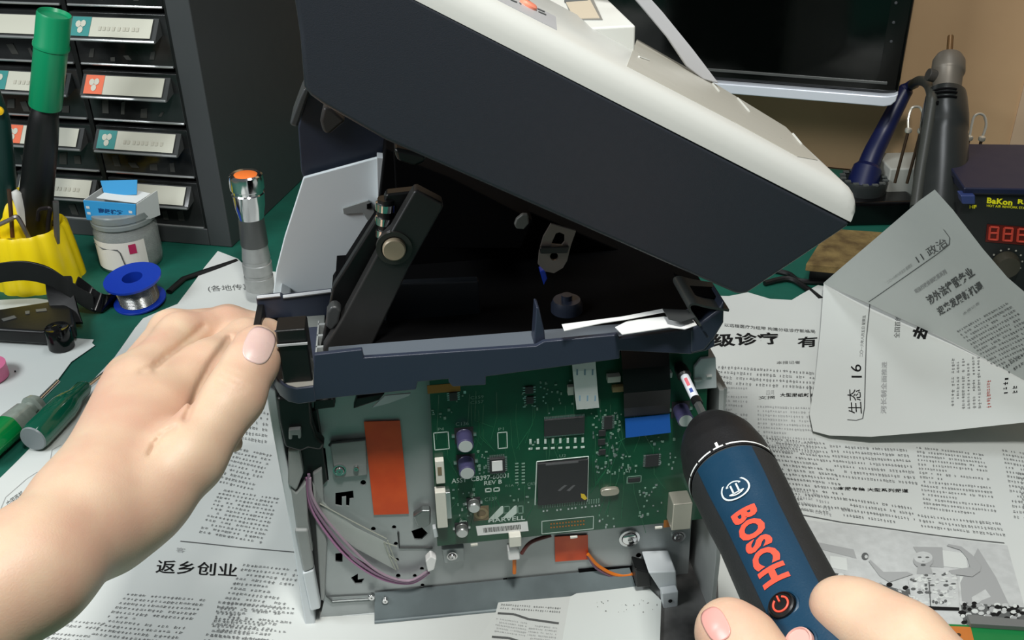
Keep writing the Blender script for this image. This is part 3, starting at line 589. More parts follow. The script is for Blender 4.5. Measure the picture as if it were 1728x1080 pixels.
# ---------------------------------------------------------------- hands: distance fields turned into one skin each
def surface_nets(V, org, h):
    nx, ny, nz = V.shape; I = V < 0
    c = [(i, j, k) for i in (0, 1) for j in (0, 1) for k in (0, 1)]
    sl = lambda A, o: A[o[0]:nx-1+o[0], o[1]:ny-1+o[1], o[2]:nz-1+o[2]]
    cnt = sum(sl(I, o).astype(np.int8) for o in c); act = (cnt > 0) & (cnt < 8)
    idx = -np.ones(act.shape, int); ii = np.argwhere(act); idx[act] = np.arange(len(ii))
    acc = np.zeros((len(ii), 3)); num = np.zeros(len(ii))
    for a in c:
        for d in range(3):
            if a[d]: continue
            b = list(a); b[d] = 1
            va = V[ii[:, 0]+a[0], ii[:, 1]+a[1], ii[:, 2]+a[2]]; vb = V[ii[:, 0]+b[0], ii[:, 1]+b[1], ii[:, 2]+b[2]]
            m = (va < 0) != (vb < 0); t = np.where(m, va/np.where(m, va-vb, 1), 0)
            p = np.array(a)[None, :]+np.zeros((len(ii), 3)); p[:, d] += t
            acc += p*m[:, None]; num += m
    P = org+(ii+acc/num[:, None])*h; Fc = []
    for d in range(3):
        e, f = [(1, 2), (2, 0), (0, 1)][d]
        A = I.take(range(V.shape[d]-1), d); B = I.take(range(1, V.shape[d]), d)
        for q in np.argwhere(A != B):
            if q[e] == 0 or q[f] == 0 or q[e] >= V.shape[e]-1 or q[f] >= V.shape[f]-1: continue
            o = []
            for de, df in ((1, 1), (0, 1), (0, 0), (1, 0)):
                z = q.copy(); z[e] -= de; z[f] -= df; o.append(idx[tuple(z)])
            Fc.append(tuple(o) if A[tuple(q)] else tuple(o[::-1]))
    return P, Fc
def smin(a, b, k):
    h = np.clip(.5+.5*(b-a)/k, 0, 1); return b*(1-h)+a*h-k*h*(1-h)
def cone(Pt, a, b, ra, rb, sq=None):
    a = np.array(a); b = np.array(b); ab = b-a; t = np.clip(((Pt-a)@ab)/(ab@ab), 0, 1)
    return np.linalg.norm(Pt-a-t[..., None]*ab, axis=-1)-(ra+(rb-ra)*t)
def pxy(Pt):
    q = Pt-CP; w = q@FW; return 864+FPX*(q@RT)/w, 540-FPX*(q@UP)/w
def seg2(X, Y, a, b):
    ax, ay = a; dx, dy = b[0]-ax, b[1]-ay; t = np.clip(((X-ax)*dx+(Y-ay)*dy)/(dx*dx+dy*dy), 0, 1)
    return np.hypot(X-ax-t*dx, Y-ay-t*dy)
class Hand:
    """groups: list of (k_within, k_with_rest, [chains]); a chain is a list of (px, py, depth, radius)"""
    def __init__(s, groups, creases=()): s.g = groups; s.cr = creases
    def __call__(s, Pt):
        D = None
        for kin, kout, chains in s.g:
            G = None
            for ch in chains:
                c = [(at(x, y, d), r) for x, y, d, r in ch]
                for (a, ra), (b, rb) in zip(c, c[1:]):
                    q = cone(Pt, a, b, ra, rb); G = q if G is None else smin(G, q, kin)
            D = G if D is None else smin(D, G, kout)
        if s.cr:
            X, Y = pxy(Pt)
            for P, amp, w in s.cr:
                m = None
                for a, b in zip(P, P[1:]):
                    q = seg2(X, Y, a, b); m = q if m is None else np.minimum(m, q)
                D = D+amp*np.exp(-(m/w)**2)
        return D
    def mesh(s, h):
        pts = np.array([at(x, y, d) for g in s.g for ch in g[2] for x, y, d, r in ch]); rr = np.array([r for g in s.g for ch in g[2] for x, y, d, r in ch])
        lo = (pts-rr[:, None]).min(0)-.006; hi = (pts+rr[:, None]).max(0)+.006; n = np.ceil((hi-lo)/h).astype(int)
        g = np.stack(np.meshgrid(*[lo[i]+h*np.arange(n[i]) for i in range(3)], indexing='ij'), -1)
        V = np.concatenate([s(g[i:i+12]) for i in range(0, n[0], 12)], 0)
        return surface_nets(V, lo, h)
    def hit(s, x, y):
        d = ray(x, y); t = .25
        for _ in range(60):
            q = float(s((CP+d*t)[None])[0]); t += q*.85
            if abs(q) < 2e-5: break
        return Vector(CP+d*t)
def build_hand(name, H, h, base, label):
    P, Fc = H.mesh(h); b = Vector(base); mb = MB(); mb.add([Vector(p)-b for p in P], Fc)
    me = bpy.data.meshes.new(name); me.from_pydata(mb.v, [], mb.f); me.materials.append(SKIN); me.polygons.foreach_set('use_smooth', [True]*len(me.polygons)); me.update()
    o = bpy.data.objects.new(name, me); CO.objects.link(o); o.location = b; tag(o, label, 'hand')
    sm = o.modifiers.new('smooth', 'SMOOTH'); sm.iterations = 2; sm.factor = .5
    return o
def nail(H, o, cx, cy, ang, a, b, m, off=.00012, name='nail', sq=2.8, lab=None, th=.0004):
    """rounded patch lifted off the skin; ang: direction of the finger in the picture, a half length, b half width in pixels"""
    ca, sa = math.cos(ang), math.sin(ang); N = 10; K = 28; V = []; Fc = []
    def pt(u, v): x = cx+ca*u*a-sa*v*b; y = cy+sa*u*a+ca*v*b; p = H.hit(x, y); return p
    cen = pt(0, 0); V.append(cen)
    for i in range(1, N+1):
        for k in range(K):
            t = 2*math.pi*k/K; c, s_ = math.cos(t), math.sin(t); f = (i/N)
            V.append(pt(f*math.copysign(abs(c)**(2/sq), c), f*math.copysign(abs(s_)**(2/sq), s_)))
    for k in range(K): Fc.append((0, 1+k, 1+(k+1) % K))
    for i in range(N-1):
        for k in range(K): Fc.append((1+i*K+k, 1+(i+1)*K+k, 1+(i+1)*K+(k+1) % K, 1+i*K+(k+1) % K))
    q = []
    for p in V: d = (Vector(CP)-p).normalized(); q.append(p+d*off-o.location)
    mb = MB(); mb.add(q, Fc); n = obj(name, mb, m, o, smooth=True, ang=80, label=lab); s = n.modifiers.new('th', 'SOLIDIFY'); s.thickness = th; s.offset = 0; return n
HL = Hand([
    (.012, .0, [[(-300, 1190, .35, .028), (50, 962, .405, .0236), (160, 862, .445, .0258)],
               [(160, 862, .445, .0258), (268, 700, .495, .0160)], [(168, 850, .452, .0225), (240, 662, .507, .0165)], [(172, 835, .46, .020), (226, 645, .522, .0155)],
               [(180, 868, .452, .0225), (252, 836, .458, .0190)]]),
    (.006, .005, [[(240, 645, .510, .0140), (305, 568, .552, .0125), (385, 552, .575, .0108), (440, 556, .585, .0095)]]),
    (.006, .005, [[(226, 648, .525, .0135), (290, 560, .575, .0120), (385, 545, .605, .010), (440, 552, .612, .009)]]),
    (.006, .007, [[(272, 690, .498, .0150), (352, 617, .530, .0128), (415, 575, .557, .0115), (450, 566, .570, .010)]]),
    (.006, .006, [[(236, 850, .452, .0190), (314, 772, .466, .0170), (394, 668, .486, .0142), (424, 608, .498, .0130), (436, 586, .502, .0112)], [(385, 746, .492, .0055), (394, 748, .492, .0045)]]),
], creases=[
    ([(252, 766), (262, 748), (276, 731), (296, 720)], .0018, 4), ([(314, 706), (322, 688), (334, 655), (358, 612), (388, 572)], .0026, 6),
    ([(262, 622), (278, 604), (300, 588), (326, 566), (342, 552)], .0020, 6), ([(238, 628), (262, 614)], .0009, 4),
    ([(366, 640), (388, 652), (412, 662)], .0006, 2), ([(372, 630), (398, 644), (420, 652)], .0005, 2), ([(376, 655), (398, 666)], .0003, 2.5), ([(380, 622), (405, 632)], .00025, 2.5)])
LH = build_hand('hand', HL, .00105, at(175, 870, .445), 'bare left hand and forearm, thumb pressed on the frame corner of the printer')
nail(HL, LH, 437, 583, math.radians(-68), 31, 25, NAIL, lab='pink thumbnail')
# ---- driver
A0 = at(1197, 722, .502); A1 = at(1437, 1212, .352); AX = (A1-A0).normalized(); LA = (A1-A0).length
mid = (A0+A1)/2; tc = (Vector(CP)-mid); tc = (tc-AX*tc.dot(AX)).normalized(); sd = AX.cross(tc)
if sd.x < 0: sd = -sd
DO = A0
DR = bpy.data.objects.new('cordless_screwdriver', None); CO.objects.link(DR); DR.location = DO; tag(DR, 'blue and black cordless screwdriver with red lettering, held over the circuit board', 'power tool')
def dpt(s, a, r): """s metres from the nose, angle a from the side facing up (positive right), radius r"""; return AX*s+(tc*math.cos(a)+sd*math.sin(a))*r
def rad(s):
    T = [(0, .0085), (.002, .0125), (.008, .0160), (.016, .0190), (.0268, .0208), (.040, .0212), (.062, .0206), (.080, .0194), (.12, .0194), (.16, .0200), (.22, .019), (.24, .016)]
    for (a, ra), (b, rb) in zip(T, T[1:]):
        if s <= b: t = max(0, (s-a)/(b-a)); return ra+(rb-ra)*t
    return T[-1][1]
def loft(s0, s1, a0, a1, off=0., n=40, m=24, th=.0015, rf=rad):
    mb = MB(); V = []; Fc = []
    for i in range(n+1):
        for j in range(m+1):
            s = s0+(s1-s0)*i/n; lo_, hi_ = (a0(s), a1(s)) if callable(a0) else (a0, a1); V.append(dpt(s, lo_+(hi_-lo_)*j/m, rf(s)+off))
    for i in range(n):
        for j in range(m): q = i*(m+1)+j; Fc.append((q, q+1, q+m+2, q+m+1))
    return mb.add(V, Fc)
def s_of(x, y):
    bst = None
    for k in range(0, 230, 2):
        for j in range(-8, 9):
            P = np.array(DO+dpt(k*.001, j*.08, rad(k*.001)))[None]; X, Y = pxy(P); d = (float(X[0])-x)**2+(float(Y[0])-y)**2
            if bst is None or d < bst[0]: bst = (d, k*.001, j*.08)
    return bst[1], bst[2]
SR = s_of(1216, 752)[0]; aR = s_of(1216, 752)[1]
RUB = mat('rubber_grip', (30, 32, 33), .6, bump=.25, ns=200); DB = mat('driver_blue', (14, 54, 78), .42, bump=.1, ns=200)
mb = loft(0, SR+.002, 0, 2*math.pi, m=64); mb.prism([dpt(0, k*math.pi/12, .0075) for k in range(24)], AX*.002)
obj('torque_collar', mb, mat('collar_black', (22, 22, 23), .5, bump=.15, ns=200), DR, smooth=True)
w = lambda s: .64+.04*math.sin(s*30)
mb = loft(SR+.0036, .235, lambda s: w(s), lambda s: 2*math.pi-w(s), m=48, n=60); mb.prism([dpt(.235, k*math.pi/12, .0165) for k in range(24)], AX*.002)
obj('rubber_grip', mb, RUB, DR, smooth=True, ang=60)
mb = loft(SR+.0036, .235, lambda s: -w(s), lambda s: w(s), n=60, off=.0002); obj('blue_shell', mb, DB, DR, smooth=True, ang=60)
mb = loft(SR+.0018, SR+.0038, 0, 2*math.pi, m=64, off=-.0006, n=2); obj('collar_gap', mb, mat('collar_seam', (58, 62, 64), .3), DR, smooth=True)
mb = MB()
g = loft(SR, SR+.0009, .16, 1.2, off=.0002, n=2, m=20); mb.add(g.v, g.f)
for a0_, a1_ in ((-.55, -.2), (-.95, -.6), (-1.5, -1.0)): g = loft(SR, SR+.0009, a0_, a1_, off=.0002, n=2, m=10); mb.add(g.v, g.f)
g = loft(SR, SR+.0009, -.13, .1, off=.0002, n=2, m=6); mb.add(g.v, g.f); g = loft(SR-.0032, SR+.0003, -.05, .01, off=.0002, n=3, m=3); mb.add(g.v, g.f)
g = loft(SR-.0018, SR+.0009, 1.2, 1.24, off=.0002, n=3, m=2); mb.add(g.v, g.f)
obj('torque_scale', mb, mat('print_white', (232, 234, 230), .5), DR, label='white torque scale ticks')
RED = mat('logo_red', (238, 84, 62), .45)
def wrap(s0, s1, a0, a1, off=.00055):  # unit square: u runs from nose to tail, v towards the right
    return lambda u, v: dpt(s0+(s1-s0)*u, a0+(a1-a0)*v, rad(s0+(s1-s0)*u)+off)
def subd(V, Fc, n=1):
    me = bpy.data.meshes.new('s'); me.from_pydata([(a, b, 0) for a, b in V], [], Fc); bm = bmesh.new(); bm.from_mesh(me)
    for ax_, cn in (((1, 0, 0), 14), ((0, 1, 0), 8)):
        for i in range(1, cn): 
            bmesh.ops.bisect_plane(bm, geom=bm.verts[:]+bm.edges[:]+bm.faces[:], plane_co=(i/cn, i/cn, 0), plane_no=ax_)
    V = [(v.co.x, v.co.y) for v in bm.verts]; bm.verts.index_update(); Fc = [tuple(v.index for v in f.verts) for f in bm.faces]; bm.free(); bpy.data.meshes.remove(me); return V, Fc
sB, aB = s_of(1256, 862); sH, aH = s_of(1306, 978); aB0 = s_of(1238, 862)[1]; aB1 = s_of(1276, 852)[1]; aH0 = s_of(1284, 982)[1]; aH1 = s_of(1323, 970)[1]
V, Fc, _ = glyphs('BOSCH', .05); V, Fc = subd(V, Fc)
am = (aB0+aB1+aH0+aH1)/4; hw = (aB1-aB0+aH1-aH0)/4*1.15
mb = MB(); fn = wrap(sB-.002, sH+.003, am-hw, am+hw); mb.add([fn(a, b) for a, b in V], Fc); obj('lettering', mb, RED, DR, label='red lettering down the blue shell')
# round emblem: ring with an armature (two arcs and bars)
sE, aE = s_of(1240, 822); rE = .0066
def em(P, off=.0005): return [dpt(sE+q[0], aE+q[1]/rad(sE), rad(sE)+off) for q in P]
mb = MB()
def annul(r0, r1, t0=0, t1=2*math.pi, n=40):
    V = em([(r0*math.cos(t0+(t1-t0)*i/n), r0*math.sin(t0+(t1-t0)*i/n)) for i in range(n+1)]+[(r1*math.cos(t0+(t1-t0)*i/n), r1*math.sin(t0+(t1-t0)*i/n)) for i in range(n+1)]); mb.add(V, [(i, i+1, n+2+i, n+1+i) for i in range(n)])
annul(.0058, .0066); r_ = .0042
for s_ in (-1, 1):
    annul(.0036, .0043, math.pi*(.5 if 0 else 0)+(0 if s_ > 0 else math.pi)-.95, (0 if s_ > 0 else math.pi)+.95, 14)
    mb.add(em([(s_*.0021, -.0034), (s_*.0028, -.0034), (s_*.0028, .0034), (s_*.0021, .0034)]), [(0, 1, 2, 3)])
    mb.add(em([(-.0024, s_*.0013-.0004), (.0024, s_*.0013-.0004), (.0024, s_*.0013+.0004), (-.0024, s_*.0013+.0004)]), [(0, 1, 2, 3)])
obj('emblem', mb, mat('emblem_silver', (206, 214, 214), .4), DR, label='round silver emblem')
# power button and second button
def button(px_, py_, r, nm, mm):
    s, a = s_of(px_, py_); c = dpt(s, a, rad(s)); n = (tc*math.cos(a)+sd*math.sin(a)); mb = MB(); mb.lathe(c, n, [(-.004, r*1.25), (-.0004, r*1.22), (.0001, r*1.1)], 36, cap=False); obj('button_rim', mb, DB, DR, smooth=True)
    mb = MB(); mb.lathe(c, n, [(-.004, r), (.0014, r), (.0019, r*.9), (.0012, r*.84), (.0014, .0001)], 36); o = obj(nm, mb, mm, DR, smooth=True); return c, n, o, s, a
c, n, pb, s, a = button(1323, 1021, .0054, 'power_button', BLACK)
e1 = AX-n*AX.dot(n); e1.normalize(); e2 = n.cross(e1)
if e2.x < 0: e2 = -e2
mb = MB(); q = [c+n*.0016+(e1*math.cos(t)+e2*math.sin(t))*.0031 for t in [math.pi+.55+i*(2*math.pi-1.1)/24 for i in range(25)]]; mb.tube(q, .00042, 8); mb.tube([c+n*.0016-e1*.0012, c+n*.0016-e1*.0040], .0004, 8); obj('power_symbol', mb, RED, pb, smooth=True, label='red power symbol')
button(1350, 1088, .0055, 'mode_button', mat('pale_button', (216, 170, 160), .3))
mb = MB(); P0 = dpt(.150, 0, 0); 
# bit
tip = PF.Wd(PF.px(1144, 612, 'y', -.010))-DO; b0 = Vector((0, 0, 0)); dv = (tip-b0)
mb = MB(); mb.tube([b0-dv*.06, b0+dv*.42], .0022, 6); obj('bit_shank', mb, STEEL2, DR)
mb = MB(); mb.tube([b0+dv*.34, b0+dv*.42], .0027, 16); obj('bit_ring', mb, BLACK, DR, smooth=True)
mb = MB(); mb.tube([b0+dv*.42, b0+dv*.76], .0024, 20); BS = obj('bit_sleeve', mb, mat('sleeve_white', (222, 226, 232), .35), DR, smooth=True, label='white sleeve of the screw bit with red and blue print')
mb = MB(); mb.tube([b0+dv*.76, b0+dv*.78, b0+dv*.90, b0+dv*1.0], [.0030, .0038, .0036, .0018], 12); obj('bit_tip', mb, BLACK, DR, smooth=True)
mb = MB()
dn = dv.normalized(); tcb = (Vector(CP)-DO-dv*.4); tcb = (tcb-dn*tcb.dot(dn)).normalized(); sb = dn.cross(tcb)
def bp(f, a): return b0+dv*f+(tcb*math.cos(a)+sb*math.sin(a))*.00245
for f0_, f1_, mi in ((.58, .70, 0), (.48, .54, 1)):
    V = [bp(f0_+(f1_-f0_)*i/3, -.35+.7*j/5) for i in range(4) for j in range(6)]; mb.add(V, [(i*6+j, i*6+j+1, i*6+j+7, i*6+j+6) for i in range(3) for j in range(5)], mi)
obj('sleeve_print', mb, [mat('print_pink', (220, 110, 120), .5), mat('print_blue', (60, 80, 150), .5)], BS)
HR = Hand([
    (.014, .0, [[(1224, 1060, .376, .0098), (1250, 1090, .372, .0118), (1310, 1180, .358, .0128), (1400, 1330, .335, .015)]]),
    (.014, .008, [[(1412, 1022, .372, .0090), (1448, 1040, .366, .0105), (1530, 1090, .350, .0122), (1620, 1190, .330, .0138), (1650, 1400, .30, .018)]]),
    (.014, .008, [[(1400, 1110, .400, .0100), (1500, 1150, .385, .0115), (1640, 1230, .350, .014), (1660, 1400, .31, .018)]]),
    (.014, .008, [[(1400, 1190, .400, .0100), (1520, 1230, .385, .0115), (1650, 1320, .345, .014), (1670, 1460, .30, .018)]]),
    (.014, .008, [[(1400, 1260, .390, .0095), (1520, 1300, .375, .011), (1640, 1400, .335, .014)]]),
    (.03, .02, [[(1420, 1380, .335, .018), (1600, 1440, .30, .026)], [(1600, 1440, .30, .028), (1750, 1700, .25, .028)]]),
], creases=[([(1500, 1062), (1478, 1082), (1460, 1098)], .00035, 3), ([(1430, 1015), (1440, 1030)], .0002, 3), ([(1538, 1070), (1522, 1090), (1516, 1110)], .0004, 4)])
RH = build_hand('hand', HR, .0014, at(1530, 1090, .36), 'right hand with thumb and index finger pinching the cordless screwdriver at the bottom edge')
nail(HR, RH, 1208, 1054, math.radians(-118), 30, 20, mat('thumb_nail', (222, 160, 150), .3), lab='pink thumbnail')
# ---------------------------------------------------------------- newspapers
def hz(x, y): return .0022+.0011*math.sin(x*23+1.3)*math.cos(y*19+.4)+.0008*math.sin(x*41+y*33)
class Sheet:
    """a printed sheet: paper polygon cut into a fine grid, ink laid on the same surface"""
    def __init__(s, name, base, surf, tomap, zoff=0.):
        s.mb = MB(); s.surf = surf; s.base = Vector(base); s.name = name; s.m = tomap; s.lift = 0
    # tomap: pixel -> (u, v) on the flat sheet; surf(u, v, h) -> world
    def poly(s, P, grid=.012, mi=0, h=0., px=True):
        Q = [s.m(x, y) for x, y in P] if px else P
        bm = bmesh.new(); vs = [bm.verts.new((a, b, 0)) for a, b in Q]; bm.faces.new(vs)
        xs = [q[0] for q in Q]; ys = [q[1] for q in Q]
        if grid:
            bmesh.ops.triangulate(bm, faces=bm.faces[:])
            for lo, hi, no in ((min(xs), max(xs), (1, 0, 0)), (min(ys), max(ys), (0, 1, 0))):
                k = math.ceil(lo/grid)
                while k*grid < hi:
                    bmesh.ops.bisect_plane(bm, geom=bm.verts[:]+bm.edges[:]+bm.faces[:], plane_co=(k*grid, k*grid, 0), plane_no=no); k += 1
            bmesh.ops.triangulate(bm, faces=bm.faces[:])
        bm.verts.index_update(); s.mb.add([s.surf(v.co.x, v.co.y, h)-s.base for v in bm.verts], [tuple(v.index for v in f.verts) for f in bm.faces], mi); bm.free()
    def fn(s, o, a, b, h=.0003):
        o, a, b = [Vector(s.m(*q)) for q in (o, a, b)]; return lambda u, v: s.surf(*(o+(a-o)*u+(b-o)*v), h)-s.base
    def text(s, t, o, a, b, mi=1, bold=0.): text(s.mb, t, s.fn(o, a, b), mi, bold)
    def block(s, o, a, b, lines, chars, mi=6, fill=.9, dens=.62, h=.0003):
        """body text: o top-left, a top-right, b bottom-left, all pixels; every character a few strokes"""
        f = s.fn(o, a, b, h); cw = 1/chars; lh = 1/lines
        for i in range(lines):
            e = 1 if R.random() > .18 else R.uniform(.3, .95); st = 2 if R.random() < .1 else 0
            for j in range(st, int(chars*e)):
                if R.random() < .07: continue
                x = j*cw; y = i*lh; w = cw*.78; g = lh*dens
                g *= R.uniform(.75, 1.05); w *= R.uniform(.6, 1.1); c_ = R.random()
                if c_ < .3: R_ = [(0, .3, 1, .5), (.2, .72, .9, .9), (.4, .0, .6, .95)]
                elif c_ < .6: R_ = [(0, 0, .24, .9), (.35, R.uniform(.1, .3), 1, .42), (.4, .65, .9, .85)]
                elif c_ < .8: R_ = [(.1, .1, .8, .3), (0, .5, 1, .75)]
                else: R_ = [(.2, .2, .75, .8)]
                for x0, y0, x1, y1 in R_:
                    s.mb.add([f(x+x0*w, y+y1*g), f(x+x1*w, y+y1*g), f(x+x1*w, y+y0*g), f(x+x0*w, y+y0*g)], [(0, 1, 2, 3)], mi)
    def line(s, P, w=.0006, mi=1):
        for a, b in zip(P, P[1:]):
            a, b = Vector(s.m(*a)), Vector(s.m(*b)); d = (b-a).normalized(); n = Vector((-d.y, d.x))*w/2; k = max(1, int((b-a).length/.012))
            for i in range(k):
                p, q = a+(b-a)*i/k, a+(b-a)*(i+1)/k; s.mb.add([s.surf(*(p-n), .0003)-s.base, s.surf(*(q-n), .0003)-s.base, s.surf(*(q+n), .0003)-s.base, s.surf(*(p+n), .0003)-s.base], [(0, 1, 2, 3)], mi)
    def done(s, label, cat='newspaper', mats=None, group=None):
        o = obj(s.name, s.mb, mats or PP, loc=s.base, recalc=False, smooth=True); return tag(o, label, cat, group)
def flat(z0, bump=1.): return (lambda x, y: tuple(onz(x, y, z0+.0012)[:2]), lambda u, v, h: Vector((u, v, z0+hz(u, v)*bump+h)))
# left newspaper (under the hand and the printer)
m, sf = flat(.0004); S = Sheet('newspaper', onz(300, 800), sf, m)
S.poly([(345, 452), (368, 426), (402, 440), (420, 458), (560, 470), (900, 600), (960, 760), (900, 1250), (-260, 1250), (-160, 920), (0, 806), (70, 735), (143, 659), (194, 603), (228, 556), (242, 540), (300, 515)])
S.text('返乡创业', (262, 968), (400, 978), (266, 946), bold=.01); S.text('(各地传真', (352, 494), (428, 491), (350, 483), mi=2)
S.line([(305, 916), (400, 926), (520, 936)], .0009, 2); S.line([(40, 862), (90, 830)], .0006, 2)
S.text('客', (297, 934), (312, 936), (299, 926), mi=3)
S.line([(2, 860), (10, 840), (45, 808), (62, 797), (78, 799)], .0005, 3); S.text('中国西部', (16, 858), (42, 838), (10, 848), mi=2); S.text('政治', (56, 812), (80, 808), (58, 804), mi=2)
S.line([(84, 782), (88, 760), (104, 752)], .0005, 3)
for o, a, b, l, c in (((395, 756), (462, 770), (362, 818), 9, 12), ((372, 826), (474, 842), (335, 905), 12, 16), ((392, 690), (456, 700), (385, 745), 6, 12),
                      ((215, 1000), (352, 1015), (150, 1075), 10, 20), ((412, 955), (512, 965), (340, 1090), 16, 15), ((90, 1045), (180, 1050), (40, 1090), 6, 14), ((370, 1018), (500, 1030), (350, 1100), 10, 18), ((300, 560), (420, 600), (280, 640), 5, 14)): S.block(o, a, b, l, c)
S.done('grey printed newspaper spread on the green mat under the forearm')
# right newspaper
m, sf = flat(.0030); S = Sheet('newspaper', onz(1450, 760), sf, m)
S.poly([(700, 1250), (1180, 500), (1230, 500), (1262, 494), (1300, 505), (1336, 507), (1380, 482), (1480, 500), (1800, 560), (2050, 1250)])
S.text('级诊疗', (1203, 590), (1317, 583), (1200, 568), bold=.03); S.text('有', (1345, 588), (1379, 585), (1346, 569), bold=.025)
S.text('以远程医疗为纽带 构建分级诊疗新格局', (1222, 555), (1376, 562), (1222, 549), mi=2, bold=.01); S.text('本报记者', (1310, 618), (1350, 617), (1310, 613), mi=2)
S.text('文摘', (1280, 674), (1308, 674), (1280, 669)); S.text('大型报纸新闻', (1316, 671), (1375, 674), (1316, 665), bold=.02); S.text('四月', (1293, 668), (1306, 668), (1293, 660), mi=3)
S.block((1212, 618), (1376, 632), (1208, 650), 4, 30, dens=.7); S.block((1213, 652), (1262, 654), (1210, 735), 11, 12, mi=3); S.block((1278, 684), (1372, 690), (1280, 765), 11, 22, mi=3); S.block((1282, 738), (1392, 748), (1318, 866), 16, 22)
S.block((1400, 752), (1532, 762), (1412, 812), 7, 26); S.block((1545, 758), (1660, 770), (1560, 862), 15, 24); S.block((1690, 760), (1790, 772), (1712, 880), 15, 20)
S.text('本报专稿 大型系列报道', (1413, 830), (1533, 832), (1413, 824), bold=.02); S.block((1416, 842), (1540, 856), (1424, 880), 4, 24); S.block((1548, 868), (1690, 882), (1556, 895), 3, 26); S.block((1326, 826), (1398, 840), (1330, 865), 4, 16, mi=3)
S.line([(1330, 868), (1420, 885), (1560, 902), (1695, 916)], .0011, 2); S.line([(1366, 655), (1370, 700)], .0008, 2)
S.block((1715, 800), (1800, 812), (1740, 930), 14, 18)
# printed crowd photograph
S.poly([(1355, 880), (1700, 920), (1745, 1090), (1390, 1090)], .03, 4, .0002)
def blob(x, y, rx, ry, mi, n=12, h=.0004): S.poly([(x+rx*math.cos(6.283*i/n), y+ry*math.sin(6.283*i/n)) for i in range(n)], 0, mi, h)
for P, mi in (([(1366, 915), (1440, 930), (1445, 945), (1368, 925)], 3), ([(1540, 925), (1590, 925), (1592, 960), (1560, 958)], 3), ([(1650, 925), (1680, 975), (1710, 1040), (1625, 1040), (1620, 985)], 3), ([(1366, 935), (1385, 945), (1388, 965), (1366, 960)], 0), ([(1400, 940), (1428, 944), (1430, 965), (1402, 960)], 0), ([(1590, 930), (1630, 935), (1632, 962), (1592, 958)], 0)): S.poly(P, 0, mi, .0004)
S.poly([(1365, 960), (1440, 975), (1480, 985), (1530, 1000), (1545, 1030), (1400, 1085), (1390, 1020)], 0, 2, .00045)
S.poly([(1620, 1018), (1728, 1028), (1735, 1060), (1625, 1050)], 0, 2, .00045)
for k in range(170):
    x = R.uniform(1380, 1545); y = 965+(x-1380)*.18+R.uniform(0, 70); r = R.uniform(3, 6); blob(x, y, r, r*.7, R.choice((1, 0, 4, 3, 2)), 8, .0005+k*1e-6)
for k in range(90): x = R.uniform(1622, 1730); blob(x, 1018+(x-1622)*.08+R.uniform(0, 34), R.uniform(3, 6), 3.2, R.choice((1, 0, 4, 3, 1)), 8, .0005+k*1e-6)
S.poly([(1532, 980), (1552, 968), (1585, 966), (1612, 970), (1616, 1000), (1618, 1030), (1560, 1026), (1538, 1018)], 0, 4, .0008)  # shirt
for k in range(110):
    blob(R.uniform(1538, 1612), R.uniform(970, 1024), R.uniform(1.5, 5), R.uniform(1, 3), R.choice((2, 3, 0, 0)), 7, .00085+k*1e-6)
S.poly([(1566, 985), (1568, 985), (1571, 1028), (1569, 1028)], 0, 2, .001); S.poly([(1545, 1024), (1618, 1028), (1618, 1033), (1550, 1030)], 0, 1, .001)
blob(1557, 949, 17, 13, 3, 16, .0009); blob(1557, 944, 16, 10, 4, 16, .00095); S.poly([(1548, 958), (1568, 958), (1574, 972), (1546, 972)], 0, 3, .0009)
for x in (1551, 1564): blob(x, 944, 3.5, 1.3, 2, 8, .00105)
blob(1557, 957, 4.5, 2, 2, 8, .00105); blob(1557, 951, 2.5, 1.2, 3, 8, .00105)
S.poly([(1605, 972), (1640, 976), (1654, 966), (1648, 958), (1636, 960), (1622, 962), (1600, 966)], 0, 3, .0009); S.poly([(1652, 968), (1655, 958), (1640, 938), (1622, 924), (1600, 920), (1597, 923), (1620, 930), (1632, 945), (1636, 960)], 0, 3, .00092)
S.poly([(1540, 972), (1500, 985), (1484, 975), (1465, 950), (1468, 948), (1490, 968), (1530, 968)], 0, 3, .0009); blob(1459, 942, 6, 6, 2, 10, .0009); blob(1461, 943, 3, 3, 4, 8, .00095)
S.done('large newspaper sheet with a crowd photograph, right of the printer')
# booklet and blank sheet at the foot of the printer
m, sf = flat(.0066, .3); S = Sheet('printed_sheet', onz(900, 1060), sf, m)
S.poly([(842, 1010), (968, 1000), (950, 1120), (815, 1120)]); 
for P in ([(840, 1034), (868, 1036), (892, 1044), (943, 1051)], [(830, 1074), (858, 1076), (890, 1086)]): S.line(P, .0016, 2)
S.block((846, 1018), (948, 1024), (843, 1030), 2, 26); S.block((838, 1042), (890, 1050), (834, 1068), 5, 18, mi=3); S.block((894, 1053), (942, 1058), (888, 1080), 5, 16, mi=3)
S.done('small printed leaflet with dark bars under the lower flange', 'leaflet')
m, sf = flat(.0078, .3); S = Sheet('blank_sheet', onz(1040, 1050), sf, m)
S.poly([(962, 1005), (1000, 985), (1092, 988), (1116, 1012), (1112, 1130), (940, 1130)]);
for k in range(26): 
    x = R.uniform(1000, 1110); y = 1010+R.uniform(0, 22); d = R.uniform(.5, 1.6); S.poly([(x, y), (x+d, y), (x+d, y+d), (x, y+d)], 0, 1, .0003)
S.done('blank white sheet speckled with black toner at the printer foot', 'paper', [WPAPER, INK])
m, sf = flat(.0050, .5); S = Sheet('dark_sheet', onz(1150, 1040), sf, m)
S.poly([(1116, 940), (1210, 930), (1215, 1120), (1108, 1120)], mi=0)
S.done('dark mottled paper scrap beside the right foot of the printer', 'paper', [mat('mottled_dark_paper', (112, 112, 110), .8, ns=25, c2=(44, 44, 44))])  # sheet in mid grey, mottled with near black
